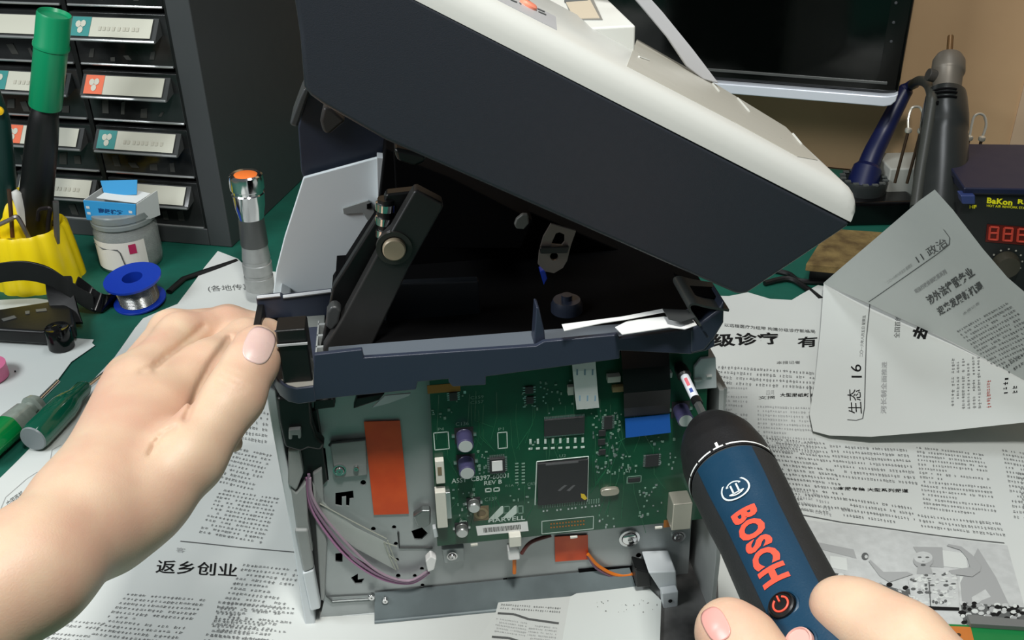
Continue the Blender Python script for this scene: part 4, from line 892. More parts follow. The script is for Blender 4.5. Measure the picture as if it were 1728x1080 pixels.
# folded page: lit page and the flap standing up from its crease
def plane(a, b, c):
    a, b, c = Vector(a), Vector(b), Vector(c); e1 = (b-a).normalized(); n = e1.cross(c-a).normalized(); e2 = n.cross(e1)
    if n.dot(Vector(CP)-a) < 0: n = -n
    def m(x, y): p = onpl(x, y, a, n)-a; return (p.dot(e1), p.dot(e2))
    return m, (lambda u, v, h: a+e1*u+e2*v+n*(h+.0015*math.sin(u*26)*math.sin(v*21+1)))
p0 = onz(1378, 735, .008); p1 = onz(1388, 478, .016); p2 = onz(1728, 712, .034)
m, sf = plane(p0, p1, p2); S = Sheet('folded_newspaper_page', onz(1520, 640, .008), sf, m)
S.poly([(1390, 478), (1468, 511), (1600, 575), (1728, 642), (1900, 735), (1900, 700), (1728, 712), (1600, 727), (1470, 737), (1400, 735), (1372, 728), (1366, 700), (1376, 640), (1384, 560)])
S.text('生态', (1455, 700), (1452, 660), (1432, 700)); S.text('16', (1455, 640), (1453, 617), (1437, 640)); S.line([(1468, 510), (1462, 570), (1459, 690), (1456, 708), (1445, 711), (1430, 710)], .0008, 2)
S.text('去', (1562, 575), (1571, 553), (1536, 568), bold=.05); S.text('二〇一六年八月五日 星期五', (1456, 604), (1461, 530), (1450, 604), mi=2); S.text('河长制全面推进', (1496, 700), (1497, 612), (1486, 700), mi=3, bold=.02); S.text('全国首创', (1518, 570), (1520, 532), (1508, 570), mi=2)
S.block((1605, 692), (1606, 604), (1660, 688), 6, 16); S.block((1692, 664), (1694, 634), (1725, 660), 2, 4, mi=1); S.block((1665, 688), (1665, 640), (1678, 686), 1, 10, mi=5)
PAGE = S.done('newspaper page folded at a raised corner, lying on the big sheet at right', 'newspaper')
c0 = onpl(1388, 478, p0, (p1-p0).cross(p2-p0)); c1_ = onpl(1728, 642, p0, (p1-p0).cross(p2-p0)); tip_ = onz(1580, 318, .185)
m, sf = plane(c0, c1_, tip_); S = Sheet('newspaper_flap', onz(1560, 480, .01), sf, m)
S.poly([(1389, 478), (1480, 400), (1552, 338), (1580, 318), (1610, 352), (1660, 420), (1700, 468), (1728, 492), (1900, 660), (1900, 735), (1728, 643), (1600, 576), (1468, 511)])
S.text('11 政治', (1551, 445), (1602, 413), (1543, 432), mi=2); S.line([(1468, 508), (1530, 465), (1580, 430), (1603, 412), (1604, 400), (1594, 386)], .0006, 2)
S.text('二〇一六年八月五日 星期五', (1500, 478), (1540, 449), (1498, 473), mi=3); S.text('司法行政体制改革系列', (1546, 496), (1598, 462), (1542, 489), mi=3, bold=.03)
S.text('涉外法律服务业', (1570, 516), (1647, 465), (1560, 502), mi=2, bold=.03); S.text('迎来发展新机遇', (1586, 536), (1662, 490), (1578, 521), mi=2, bold=.03); S.text('本报记者', (1624, 534), (1652, 514), (1622, 530), mi=3)
S.block((1612, 560), (1700, 510), (1680, 625), 12, 22); S.block((1690, 620), (1735, 590), (1700, 640), 2, 10, mi=2)
fl_o = S.done(None, None); fl_o.name = 'raised_flap'; fl_o['label'] = 'pointed flap standing up from the fold'; fl_o.parent = PAGE; fl_o.location = S.base-PAGE.location

# ---------------------------------------------------------------- left side of the bench
CF = Fr(onz(396, 414), -13)
CAB = thing('drawer_cabinet', CF, 'black cabinet of small clear parts drawers with paper labels, upper left', 'cabinet')
CABM = mat('cabinet_black', (22, 25, 26), .5, bump=.08); CABF = mat('cabinet_frame_grey', (62, 65, 66), .45)
ZT = .42; DEP_ = .32
mb = MB(); mb.box(-.62, -.002, .02, DEP_, .0, ZT); obj('cabinet_body', mb, CABM, CAB, .002)
mb = MB(); mb.box(-.026, 0, -.006, DEP_, 0, ZT); mb.box(-.62, -.026, -.006, .02, 0, .020); obj('cabinet_frame', mb, CABF, CAB, .0015, label='dark grey outer frame')
bl = [CF.px(x, y, 'y', -.004) for x, y in ((361, 387), (345, 297), (330, 206), (313, 112), (300, 15))]
zs = [p.z for p in bl]; pit = (zs[-1]-zs[0])/4; z00 = zs[0]
cw_ = CF.px(345, 297, 'y', -.004).x-CF.px(193, 288, 'y', -.004).x
DGL = mat('smoky_drawer', (44, 46, 46), .12, nz=.5, ns=18, c2=(20, 21, 21)); LBL = mat('label_paper', (196, 196, 180), .5); TEAL = mat('label_teal', (40, 134, 130), .5); ORL = mat('label_orange', (226, 106, 66), .5)
LIP = mat('clear_lip', (150, 153, 152), .1, .3)
R2 = random.Random(3)
def drawer(col, row, kindc, text_):
    xr_ = -.029-col*(cw_+.006); xl_ = xr_-cw_; zb_ = z00+row*pit; zt_ = zb_+pit-.006
    mb = MB(); mb.box(xl_, xr_, -.004, .02, zb_, zt_); D = obj('drawer', mb, DGL, CAB, .001)
    zh = zb_+pit*.48; zl_ = zt_-.004
    mb = MB(); mb.prism([(xl_+.001, -.004, zh+.004), (xl_+.001, -.018, zh), (xl_+.001, -.018, zh+.003), (xl_+.001, -.004, zl_)], (cw_-.008, 0, 0)); obj('label_holder', mb, mat('clear_holder', (70, 72, 72), .12), D)
    mb = MB(); mb.tube([(xl_+.003, -.0185, zh+.001), (xr_-.008, -.0185, zh+.001)], .0014, 6); mb.tube([(xl_+.002, -.005, zb_+.001), (xr_-.001, -.005, zb_+.001)], .0012, 6); obj('lip_edge', mb, LIP, D)
    P = lambda u, v: Vector((xl_+.006+(cw_-.018)*u, -.0185+.0135*v, zh+.004+(zl_-zh-.004)*v)) + Vector((0, -.0006, .0006))
    mb = MB(); mb.add([P(0, .0), P(1, .0), P(1, .95), P(0, .95)], [(0, 1, 2, 3)], 0)
    if kindc: mb.add([p+Vector((0, -.0003, .0003)) for p in (P(0, .0), P(.24, .0), P(.24, .95), P(0, .95))], [(0, 1, 2, 3)], kindc)
    if kindc:
        for t in (.6, 2.7, 4.8):
            c = (.12+.035*math.cos(t), .5+.2*math.sin(t)); mb.add([P(c[0]+.035*math.cos(a*.785), c[1]+.17*math.sin(a*.785))+Vector((0, -.0006, .0006)) for a in range(8)], [tuple(range(8))], 0)
    if text_:
        for i in range(9):
            u = .34+i*.06+R2.uniform(-.01, .01); mb.add([P(u, .3)+Vector((0, -.0004, .0004)), P(u+.035, .3)+Vector((0, -.0004, .0004)), P(u+.035, .5)+Vector((0, -.0004, .0004)), P(u, .5)+Vector((0, -.0004, .0004))], [(0, 1, 2, 3)], 3)
    obj('drawer_label', mb, [LBL, TEAL, ORL, mat('faint_writing', (186, 184, 168), .6)], D, recalc=False)
    for i in range(4):
        u = xl_+.008+i*(cw_-.016)/4+R2.uniform(0, .005); w = R2.uniform(.003, .009); z_ = zb_+.004+R2.uniform(0, .004); t_ = R2.uniform(-.004, .004); h_ = R2.uniform(.004, .015); mb = MB()
        mb.prism([(u, -.0041, z_), (u+w, -.0041, z_), (u+w+t_, -.0041, z_+h_), (u+t_, -.0041, z_+h_*.9)], (0, -.0006, 0)); obj('stored_part', mb, mat('dull_contents', (58, 58, 55), .5), D)
for col, kinds in enumerate(((2, 1, 2, 1, 0, 1, 2), (0, 2, 1, 1, 1, 2, 2), (1, 2, 1, 2, 1, 1, 1))):
    for row in range(6): drawer(col, row, kinds[row], (col+row) % 2 == 1)
for col in range(4):
    mb = MB(); x = -.029-col*(cw_+.006)+.0005; mb.box(x, x+.005, -.005, .02, .02, ZT); obj('divider', mb, BLACK, CAB, .0005)

def rise(name, x0, y0, x1, y1, profile, m, label, cat, z0=0., seg=32, depth=None):
    pass
# flashlight leaning back slightly
b0_ = onz(438, 478, .022); t0_ = at(414, 293, (np.array(b0_)-CP)@FW-.055); ax_ = t0_-b0_; L_ = ax_.length; k = L_/190
FLB = Fr(b0_); fl = thing('flashlight', FLB, 'silver metal flashlight with an orange end, standing behind the newspaper', 'flashlight')
SILV = mat('flashlight_metal', (168, 170, 168), .35, .5, nz=.1, ns=120)
r_ = .0138
mb = MB(); mb.lathe((0, 0, 0), ax_, [(-8*k, r_*.98), (0, r_), (14*k, r_), (15*k, r_*.93), (20*k, r_*.93), (21*k, r_), (38*k, r_), (39*k, r_*.93), (45*k, r_*.93), (46*k, r_*.96), (70*k, r_*.86), (115*k, r_*.80)], 32); obj('barrel', mb, SILV, fl, smooth=True)
mb = MB(); mb.lathe((0, 0, 0), ax_, [(70*k, r_*.90), (72*k, r_*.93), (112*k, r_*.86), (126*k, r_*.84)], 32); obj('grip_band', mb, mat('grip_grey', (92, 94, 93), .4, .6), fl, smooth=True)
mb = MB(); mb.lathe((0, 0, 0), ax_, [(115*k, r_*.84), (124*k, r_*.9), (138*k, r_*1.02), (158*k, r_*1.08), (160*k, r_*1.02), (164*k, r_*1.02), (166*k, r_*1.12), (182*k, r_*1.12), (188*k, r_*1.08)], 32); obj('head', mb, CHROME, fl, smooth=True)
mb = MB(); mb.lathe((0, 0, 0), ax_, [(188*k, r_*1.08), (190*k, r_*.95), (188.5*k, r_*.72)], 32, cap=False); obj('bezel', mb, CHROME, fl, smooth=True)
mb = MB(); mb.lathe((0, 0, 0), ax_, [(187*k, r_*.9), (189*k, r_*.74), (190.5*k, r_*.55), (191*k, .0003)], 32); obj('end_button', mb, mat('orange_rubber', (236, 120, 50), .45), fl, smooth=True, label='orange rubber end')
# glass jar
JF = Fr(onz(222, 448), 0); jar = thing('glass_jar', JF, 'clear jar of small metal parts with a white label', 'jar'); q = JF.px(160, 400, 'y', 0); q2 = JF.px(272, 400, 'y', 0); rj = (q2.x-q.x)/2*.93; hj = JF.px(215, 352, 'y', 0).z
GL = mat('jar_plastic', (205, 212, 208), .08, alpha=.35, spec=.6)
mb = MB(); mb.lathe((0, rj*.2, 0), (0, 0, 1), [(.0, rj*.86), (.003, rj*.95), (.01, rj), (hj*.66, rj), (hj*.74, rj*.93), (hj*.78, rj*.92)], 40); obj('jar_body', mb, GL, jar, smooth=True)
mb = MB(); mb.lathe((0, rj*.2, 0), (0, 0, 1), [(.002, rj*.85), (.006, rj*.93), (hj*.62, rj*.94)], 32); obj('jar_filling', mb, mat('metal_parts', (120, 122, 118), .35, .6, ns=110, c2=(30, 32, 30), bump=1), jar, smooth=True)
mb = MB(); mb.lathe((0, rj*.2, 0), (0, 0, 1), [(hj*.76, rj*.97), (hj*.78, rj*1.0), (hj*.84, rj*1.0), (hj*.85, rj*.97), (hj*.87, rj*.97), (hj*.88, rj*1.0), (hj*.98, rj*1.0), (hj, rj*.96)], 40); obj('jar_lid', mb, mat('jar_lid_grey', (136, 144, 142), .25, alpha=.8), jar, smooth=True)
V = []; N = 18
for i in range(N+1):
    a = math.radians(-155+i/N*115)
    for z in (hj*.10, hj*.58): V.append((math.cos(a)*rj*1.01, rj*.2+math.sin(a)*rj*1.01, z))
mb = MB(); mb.add(V, [(2*i, 2*i+2, 2*i+3, 2*i+1) for i in range(N)], 0)
def jl(a, z): a = math.radians(a); return Vector((math.cos(a)*rj*1.025, rj*.2+math.sin(a)*rj*1.025, z))
mb.add([jl(-70, hj*.38), jl(-57, hj*.38), jl(-57, hj*.54), jl(-70, hj*.54)], [(0, 1, 2, 3)], 1); mb.tube([jl(-150, hj*.50), jl(-120, hj*.47), jl(-90, hj*.47), jl(-86, hj*.42), jl(-82, hj*.2)], .0007, 5, 2)
obj('jar_label', mb, [mat('jar_label_white', (220, 216, 208), .5), mat('magenta', (176, 38, 84), .5), INK2], jar, recalc=False, label='white jar label with a magenta square')
# little blue and white box lying on the lid
bz = hj+.0005; BF = Fr(JF.Wd((0, 0, bz)), 0)
PB = lambda x, y, z: BF.px(x, y, 'z', z)
BL = mat('carton_blue', (52, 150, 206), .5); CW = mat('carton_white', (206, 210, 208), .5)
bxo = thing('small_carton', BF, 'small open blue and white carton lying on the jar lid', 'carton')
f = [BF.px(x, y, 'y', -rj*.5) for x, y in ((146, 371), (229, 380), (229, 345), (140, 338))]
mb = MB(); mb.prism(f, (0, .0012, 0)); fb = obj('carton_front', mb, BL, bxo, .0003)
g_ = [p+Vector((0, .0012, 0)) for p in f]; dp = Vector((.014, rj*.9, 0))
mb = MB(); mb.prism([g_[0], g_[3], g_[3]+dp*.9+Vector((0, 0, .004)), g_[0]+dp*.9], (.0008, 0, 0)); obj('carton_side', mb, CW, bxo, .0003); mb = MB(); mb.prism([g_[1], g_[2], g_[2]+dp*.7+Vector((.006, 0, .006)), g_[1]+dp*.8+Vector((.006, 0, 0))], (.0008, 0, 0)); obj('carton_side', mb, CW, bxo, .0003)
mb = MB(); t1 = f[3]+Vector((.012, .004, .0008)); t2 = f[2]+Vector((0, .002, .0008)); mb.prism([t1, t2, t2+dp*.5+Vector((.004, 0, .004)), t1+dp*.6+Vector((.006, 0, .006))], (0, 0, -.0008)); obj('carton_flap', mb, CW, bxo, .0002, label='white carton flap')
mb = MB(); mb.prism([g_[3]+dp*.3+Vector((.014, 0, .0)), g_[3]+dp*.35+Vector((.045, 0, 0)), g_[3]+dp*.5+Vector((.045, 0, .014)), g_[3]+dp*.5+Vector((.008, 0, .014))], (0, .0008, 0)); obj('carton_flap', mb, BL, bxo, .0002)
mb = MB(); T = lambda u, v: f[0]+(f[1]-f[0])*u+(f[3]-f[0])*v+Vector((0, -.0003, 0)); text(mb, '高级棉签', lambda a, b: T(.28+.5*a, .45+.25*b), 0, .04); mb.add([T(.28, .1), T(.76, .06), T(.74, .24), T(.30, .24)], [(0, 1, 2, 3)], 0)
for u in (.04, .9):
    for v in (.3, .6): mb.add([T(u, v), T(u+.07, v), T(u+.07, v+.13), T(u, v+.13)], [(0, 1, 2, 3)], 1)
obj('carton_print', mb, [mat('dark_blue_print', (16, 66, 120), .5), CW], fb)
# solder spool
SF = Fr(onz(238, 512), 0); sp = thing('solder_spool', SF, 'blue plastic spool wound with silver solder wire', 'spool'); rs = (SF.px(285, 470, 'y', 0).x-SF.px(188, 470, 'y', 0).x)/2*.98
hs = SF.px(236, 470, 'y', 0).z*.93; tl = Vector((-.05, -.12, 1)).normalized(); O_ = Vector((0, 0, .003))
mb = MB(); mb.lathe(O_, tl, [(0, rs*.92), (.0022, rs*.92)], 40); obj('spool_flange', mb, BLUE, sp, .0005, smooth=True)
tp = O_+tl*hs
mb = MB()
V = []; N = 40
for z, rr in ((0, rs), (0, rs*.34), (.0022, rs*.34), (.0022, rs)): V.append((z, rr))
mb.lathe(tp, tl, [(0, rs*.36), (0, rs), (.0022, rs), (.0022, rs*.36), (-.012, rs*.34)], 40, cap=False); obj('spool_flange', mb, BLUE, sp, smooth=True, ang=40)
mb = MB(); mb.lathe(tp, tl, [(-.013, rs*.34), (-.0125, .0005)], 24, cap=False); obj('spool_hub', mb, mat('hub_dark_blue', (8, 18, 84), .4), sp)
prof = []; nw = 17
for i in range(nw):
    for a in range(5): t = a/4*math.pi; prof.append((.0022+(hs-.0022)*(i+a/4)/nw, rs*.68+.0008*math.sin(t)))
mb = MB(); mb.lathe(O_, tl, prof, 40, cap=False); obj('wound_solder', mb, mat('solder_wire', (176, 178, 174), .25, .9, nz=.3, ns=160), sp, smooth=True, ang=60)
# yellow fluted holder
YF_ = Fr(onz(50, 492), 0); yh = thing('tool_holder', YF_, 'bright yellow fluted plastic holder with tools stuck in it', 'tool holder')
YEL = mat('yellow_plastic', (238, 210, 14), .35, ns=30); ry = (YF_.px(122, 450, 'y', 0).x-YF_.px(-22, 450, 'y', 0).x)/2
cY = Vector((0, ry*.75, 0)); hy = YF_.px(60, 398, 'y', ry*.3).z
wob = lambda w_, h_: 1+.055*abs(math.sin(w_*7))
mb = MB(); mb.lathe(cY, (0, 0, 1), [(0, ry*.98), (hy*.5, ry*.93), (hy, ry*.86), (hy+.004, ry*.80), (hy+.001, ry*.74), (hy-.014, ry*.5), (hy-.016, .001)], 84, wob=wob); obj('fluted_body', mb, YEL, yh, smooth=True, ang=60)
mb = MB(); mb.lathe(cY+Vector((-.012, .012, 0)), (0, 0, 1), [(hy-.014, ry*.62), (hy+.012, ry*.56), (hy+.03, ry*.46), (hy+.032, ry*.40), (hy+.018, .001)], 84, wob=wob); obj('upper_tier', mb, YEL, yh, smooth=True, ang=60)
mb = MB()
for t in range(6): a = t*1.05; c = cY+Vector((math.cos(a)*ry*.66, math.sin(a)*ry*.6, hy-.004)); mb.lathe(c, (0, 0, 1), [(0, .006), (.0005, .006)], 12)
obj('tool_hole', mb, mat('hole_brown', (90, 76, 8), .6), yh)
def hexkey(P, yl, r, m, lab):
    q = [YF_.px(a, b, 'y', yl) for a, b in P]; O2 = YF_.Wd(q[-1]); mb = MB(); mb.tube(spl([YF_.Wd(p)-O2 for p in q], 6) if len(q) > 2 else [YF_.Wd(p)-O2 for p in q], r, 6)
    return tag(obj('hex_key', mb, m, loc=O2), lab, 'hex key', 'hex keys in the yellow holder')
HK = mat('hex_steel', (138, 132, 130), .3, .8)
hexkey([(-20, 385), (-4, 380), (18, 370), (26, 366), (32, 370), (46, 396), (60, 424)], ry*.1, .0022, HK, 'bent grey hex key crossing the front of the yellow holder')
hexkey([(94, 340), (95, 375), (96, 410)], ry*.4, .0030, HK, 'thick upright steel hex key on the right of the yellow holder')
hexkey([(64, 372), (66, 356), (74, 352), (84, 353), (82, 370), (79, 408)], ry*.35, .0022, mat('hex_dark', (40, 34, 34), .35, .5), 'dark hooked hex key behind the thick upright one')
hexkey([(15, 320), (18, 355), (21, 400)], ry*.3, .0022, mat('copper_steel', (130, 96, 80), .3, .8), 'thin coppery hex key at the left of the yellow holder')
q = [YF_.Wd(YF_.px(a, b, 'y', ry*.6)) for a, b in ((46, 400), (36, 350), (28, 328), (24, 322))]; mb = MB(); mb.tube([p-q[0] for p in q], [.0042, .0050, .0050, .003], 16); tag(obj('white_swab', mb, mat('matte_white', (206, 206, 200), .6), loc=q[0], smooth=True), 'white rounded stick poking out of the yellow holder', 'swab')
q = [YF_.Wd(YF_.px(a, b, 'y', ry*.7)) for a, b in ((36, 400), (12, 322), (-2, 285))]; mb = MB(); mb.tube([p-q[0] for p in q], [.003, .0045, .005], 14); tag(obj('grey_rod', mb, mat('grey_rod', (120, 122, 118), .5), loc=q[0], smooth=True), 'grey rod leaning left behind the white stick', 'rod')
# green capped desoldering pump
y_ = ry*.9; P = [(64, 410), (60, 345), (70, 172), (76, 110), (92, 22)]
q = [YF_.Wd(YF_.px(a, b, 'y', y_)) for a, b in P]; pb_, pt_ = q[1], q[4]; O2 = q[0]
pump = bpy.data.objects.new('desoldering_pump', None); CO.objects.link(pump); pump.location = O2; tag(pump, 'green capped black desoldering pump standing in the yellow holder', 'desoldering pump')
v = pt_-pb_; rp = .0152
mb = MB(); mb.lathe(pb_-O2-v*.25, v, [(0, rp*.6), (v.length*.06, rp*1.1), (v.length*.60, rp*.98), (v.length*.71, rp*.90), (v.length*.76, rp*.80), (v.length*.78, rp*.68), (v.length*.81, rp*.6)], 32); obj('pump_barrel', mb, mat('barrel_black', (16, 17, 17), .42), pump, smooth=True)
mb = MB(); mb.lathe(pb_-O2, v, [(v.length*.535, rp*.94), (v.length*.54, rp*.97), (v.length*.83, rp*.98), (v.length*.835, rp*1.06), (v.length*.85, rp*1.06), (v.length*.86, rp*.99), (v.length*.99, rp*.99), (v.length*1.0, rp*.94), (v.length*.985, rp*.8)], 32); obj('pump_cap', mb, mat('pump_green', (10, 140, 92), .35), pump, smooth=True, label='green plastic cap')
# black grip at the picture's left edge with a yellow dot
q = [YF_.Wd(YF_.px(a, b, 'y', ry*.8)) for a, b in ((2, 420), (-2, 300), (-6, 200), (-12, 150))]; mb = MB(); mb.tube([p-q[0] for p in q], [.012, .016, .012, .006], 20); pg = obj('plier_handle', mb, mat('dark_green_grip', (8, 52, 46), .45), loc=q[0], smooth=True); tag(pg, 'dark green plier handle at the left edge with a yellow dot', 'pliers')
c = YF_.Wd(YF_.px(-1, 187, 'y', ry*.8-.0125))-q[0]; mb = MB(); mb.lathe(c, (0, -1, 0), [(-.001, .0040), (.001, .0040), (.0016, .002)], 16); obj('handle_dot', mb, mat('yellow_dot', (240, 190, 20), .4), pg)
# headband magnifier: curved band and dark body, black knob
def wpath(P): return [onz(x, y, z) for x, y, z in P]
BK = Fr(onz(60, 530), 0)
hb = thing('headband_magnifier', BK, 'black curved headband strap lying in front of the yellow holder', 'headband')
q = [p-BK.O for p in wpath([(-60, 478, .035), (-10, 462, .046), (40, 456, .050), (80, 464, .046), (110, 482, .034), (135, 500, .020), (158, 512, .010)])]
mb = MB(); mb.strip(spl(q, 6), Vector((.0, .004, .018)), .003); obj('strap', mb, BLACK, hb, .0005, smooth=True)
mb = MB(); q = [p-BK.O for p in wpath([(125, 482, .026), (150, 500, .014), (168, 512, .008), (182, 508, .005), (196, 500, .003)])]; mb.strip(spl(q, 6), Vector((.004, .014, .012)), .004); obj('strap_buckle', mb, BLACKG, hb, .0008)
mb = MB(); q = [p-BK.O for p in wpath([(100, 470, .030), (104, 500, .022), (112, 530, .010), (118, 548, .004)])]; mb.strip(q, Vector((.026, 0, 0)), .004); obj('strap', mb, BLACK, hb, .001)
mb = MB(); mb.prism([p-BK.O for p in wpath([(-60, 530, .018), (100, 505, .018), (122, 520, .018), (126, 548, .018), (70, 560, .018), (-60, 552, .018)])], (0, 0, -.014)); obj('magnifier_body', mb, BLACK, hb, .003, 3)
mb = MB()
for P in ([(2, 538), (24, 532), (28, 536), (6, 542)], [(42, 525), (50, 524), (50, 529), (43, 530)], [(60, 522), (78, 520), (79, 524), (61, 526)]): mb.prism([onz(x, y, .0185)-BK.O for x, y in P], (0, 0, -.001))
obj('grey_marks', mb, mat('body_mark_grey', (96, 98, 96), .4), hb)  # small grey patches on the black body
KF = Fr(onz(98, 596, .0015), 0); mb = MB(); mb.lathe((0, .010, 0), (0, 0, 1), [(0, .0105), (.001, .0112), (.020, .0110), (.0215, .0100), (.021, .0088)], 32); mb.lathe((0, .010, 0), (0, 0, 1), [(.0185, .0088), (.021, .0050), (.0225, .002)], 20)
tag(obj('lens_cover', mb, BLACKG, loc=KF.O, smooth=True), 'small glossy black cap standing on the white paper', 'cap')
# white papers, pink tape, screwdrivers
m, sf = flat(.0004, .25); S = Sheet('white_paper', onz(40, 620), sf, m); S.poly([(-60, 560), (60, 566), (158, 572), (155, 578), (160, 582), (120, 610), (96, 642), (60, 680), (0, 730), (-60, 770)]); S.poly([(24, 625), (27, 625), (27, 628), (24, 628)], 0, 1, .0004); S.done('plain white paper on the mat at the left edge', 'paper', [WPAPER, INK])
m, sf = flat(.0006, .2); S = Sheet('white_paper', onz(40, 505), sf, m); S.poly([(-60, 515), (0, 505), (60, 502), (92, 506), (20, 522), (-60, 535)]); S.done('strip of white paper between the yellow holder and the black headband', 'paper', [WPAPER, INK])
TF = Fr(onz(-18, 640), 0); mb = MB(); mb.lathe((0, .0, .002), (0, 0, 1), [(0, .0165), (.012, .0165), (.012, .012), (0, .012)], 36, cap=False); tag(obj('tape_roll', mb, mat('pink_tape', (226, 120, 160), .4), loc=TF.O, smooth=True, ang=40), 'pink tape roll cut by the left edge of the picture', 'tape roll')
CG = mat('clear_green', (6, 84, 62), .15, coat=.5); CLR = mat('clear_acrylic', (150, 160, 150), .12, nz=.3, ns=90)
def sdriver(tipp, p1, p2, r, lab, clear=False):
    a, b, c = onz(*tipp), onz(*p1), onz(*p2); o = bpy.data.objects.new('screwdriver', None); CO.objects.link(o); o.location = b; tag(o, lab, 'screwdriver', 'green screwdrivers on the mat')
    mb = MB(); mb.tube([a-b, (c-b)*.2], .0022, 12); obj('shaft', mb, CHROME, o, smooth=True)
    d = (c-b); L = d.length; fl_ = lambda w_, h_: 1-.06*abs(math.sin(w_*3))
    if clear:
        mb = MB(); mb.lathe((0, 0, 0), d, [(-.003, .003), (0, r*.8), (.006, r*.9), (.007, r*.55), (.012, r*.55), (.014, r*.9), (.034, r)], 36, wob=fl_); obj('collar', mb, CLR, o, smooth=True, label='clear acrylic collar')
        mb = MB(); mb.lathe(d.normalized()*.030, d, [(0, r*.98), (.01, r), (L-.034, r), (L-.031, r*.8)], 36, wob=fl_); obj('handle', mb, mat('clear_bright_green', (4, 128, 62), .15, coat=.5), o, smooth=True)
    else:
        mb = MB(); mb.lathe((0, 0, 0), d, [(-.004, r*.45), (0, r*.6), (.012, r*.62), (.02, r*.85), (.03, r), (L-.004, r), (L, r*.92)], 36, wob=fl_); obj('handle', mb, CG, o, smooth=True)
        mb = MB(); mb.lathe(d, d, [(0, r*.9), (.0012, r*.84), (.0014, .0002)], 30); obj('end_cap', mb, mat('end_grey', (120, 128, 130), .4), o, smooth=True)
sdriver((200, 612, .012), (140, 656, .013), (56, 740, .0135), .0118, 'green screwdriver with a grey domed handle end, lying on the mat')
sdriver((98, 644, .012), (62, 682, .011), (-40, 770, .013), .0115, 'screwdriver with a clear collar and bright green handle, beside the dark green one', True)
mb = MB(); p = [onz(x, y, z) for x, y, z in ((285, 492, .003), (310, 470, .003), (345, 458, .003), (400, 440, .003))]; mb.tube([v-p[0] for v in p], .0035, 10, flat=.6); tag(obj('black_cable', mb, BLACK, loc=p[0], smooth=True), 'black cable running from the blue spool toward the flashlight', 'cable')

# ---------------------------------------------------------------- right side of the bench
MF = Fr(onz(1512, 178, .125), -20); mon = thing('computer_monitor', Fr(MF.O*1, -20), 'black computer monitor, switched off, with a silver lower lip', 'monitor')
mb = MB(); mb.box(-.58, 0, 0, .03, .012, .34); obj('bezel', mb, mat('bezel_black', (8, 9, 8), .15), mon, .004, 3)
mb = MB(); P = MF.pts([(1498, 137), (1250, 112)], 'y', 0); mb.box(-.56, -.022, -.0012, .001, P[0].z, .33); obj('screen', mb, mat('screen_glass', (4, 6, 5), .08), mon)
mb = MB(); mb.box(-.56, P[0].x, -.003, -.0008, P[0].z-.003, P[0].z); obj('screen_edge', mb, mat('edge_grey', (84, 86, 84), .2), mon, .0005)
mb = MB(); q = [(-.58, 0), (-.012, 0), (-.005, .002), (-.001, .007), (0, .015), (-.004, .013), (-.010, .0115), (-.016, .011), (-.58, .011)]; mb.prism([(a_, -.008, b_) for a_, b_ in q], (0, .030, 0)); obj('lower_lip', mb, mat('silver_lip', (226, 232, 240), .25, .2), mon, .0015, 3, label='silver lower lip')
for x, y in ((1512, 5), (1508, 38), (1504, 70)):
    c = MF.px(x, y, 'y', -.0002); mb = MB(); mb.lathe(c, (0, -1, 0), [(0, .0016), (.0006, .0012)], 10); obj('bezel_mark', mb, mat('mark_grey', (70, 72, 74), .4), mon)
mb = MB(); mb.box(-.34, -.24, .01, .028, -.12, .05); mb.box(-.38, -.20, -.05, .034, -.125, -.118); obj('stand', mb, BLACK, mon, .002)
# hot air station
HF = Fr(onz(1640, 520), -6); hs_ = thing('soldering_station', HF, 'black soldering station with a blue top, yellow lettering and red digits, right edge', 'soldering station')
zt2 = HF.px(1690, 327, 'y', 0).z; xl2 = HF.px(1622, 340, 'y', 0).x
mb = MB(); mb.box(xl2, xl2+.20, 0, .10, 0, zt2); obj('case', mb, mat('station_black', (24, 27, 27), .45), hs_, .003)
mb = MB(); mb.prism([(xl2-.001, -.004, zt2-.002), (xl2+.012, -.006, zt2+.004), (xl2+.2, -.006, zt2+.006), (xl2+.2, .16, zt2+.055), (xl2+.02, .16, zt2+.05), (xl2+.004, .155, zt2+.03)], (0, 0, -.004)) if 0 else mb.prism([(xl2-.002, -.005, zt2+.001), (xl2-.002, -.005, zt2+.007), (xl2+.0, .10, HF.px(1690, 243, 'y', .10).z), (xl2-.0, .10, zt2-.002), (xl2, 0, zt2-.002), (xl2, 0, zt2+.001)], (.21, 0, 0))
obj('top_shell', mb, mat('station_blue', (20, 25, 50), .4), hs_, .003, 3, label='dark blue sloping top shell')
mb = MB(); q = HF.pts([(1621, 330), (1646, 330), (1646, 345), (1624, 345)], 'y', -.010); mb.prism(q, (0, .012, 0)); obj('corner_latch', mb, mat('latch_blue', (44, 58, 104), .4), hs_, .001)
YT = mat('yellow_print', (226, 222, 20), .5)
mb = MB(); g = lambda x, y: HF.px(x, y, 'y', -.0005)
text(mb, 'BaKon', aff(g(1665, 343), g(1708, 347), g(1666, 333)), 0, .04); text(mb, 'RE-90', aff(g(1717, 344), g(1760, 348), g(1718, 336)), 0, .04); text(mb, 'HOT AIR REWORK STATION', aff(g(1665, 349), g(1745, 354), g(1665, 345)), 0, .01); text(mb, 'HF', aff(g(1636, 352), g(1648, 352), g(1636, 346)), 0, .03)
obj('lettering', mb, YT, hs_)
mb = MB(); mb.prism(HF.pts([(1666, 379), (1760, 386), (1757, 416), (1663, 408)], 'y', -.001), (0, .001, 0)); dw = obj('display_window', mb, mat('display_dark_red', (80, 16, 10), .3, emit=.05), hs_)
mb = MB()
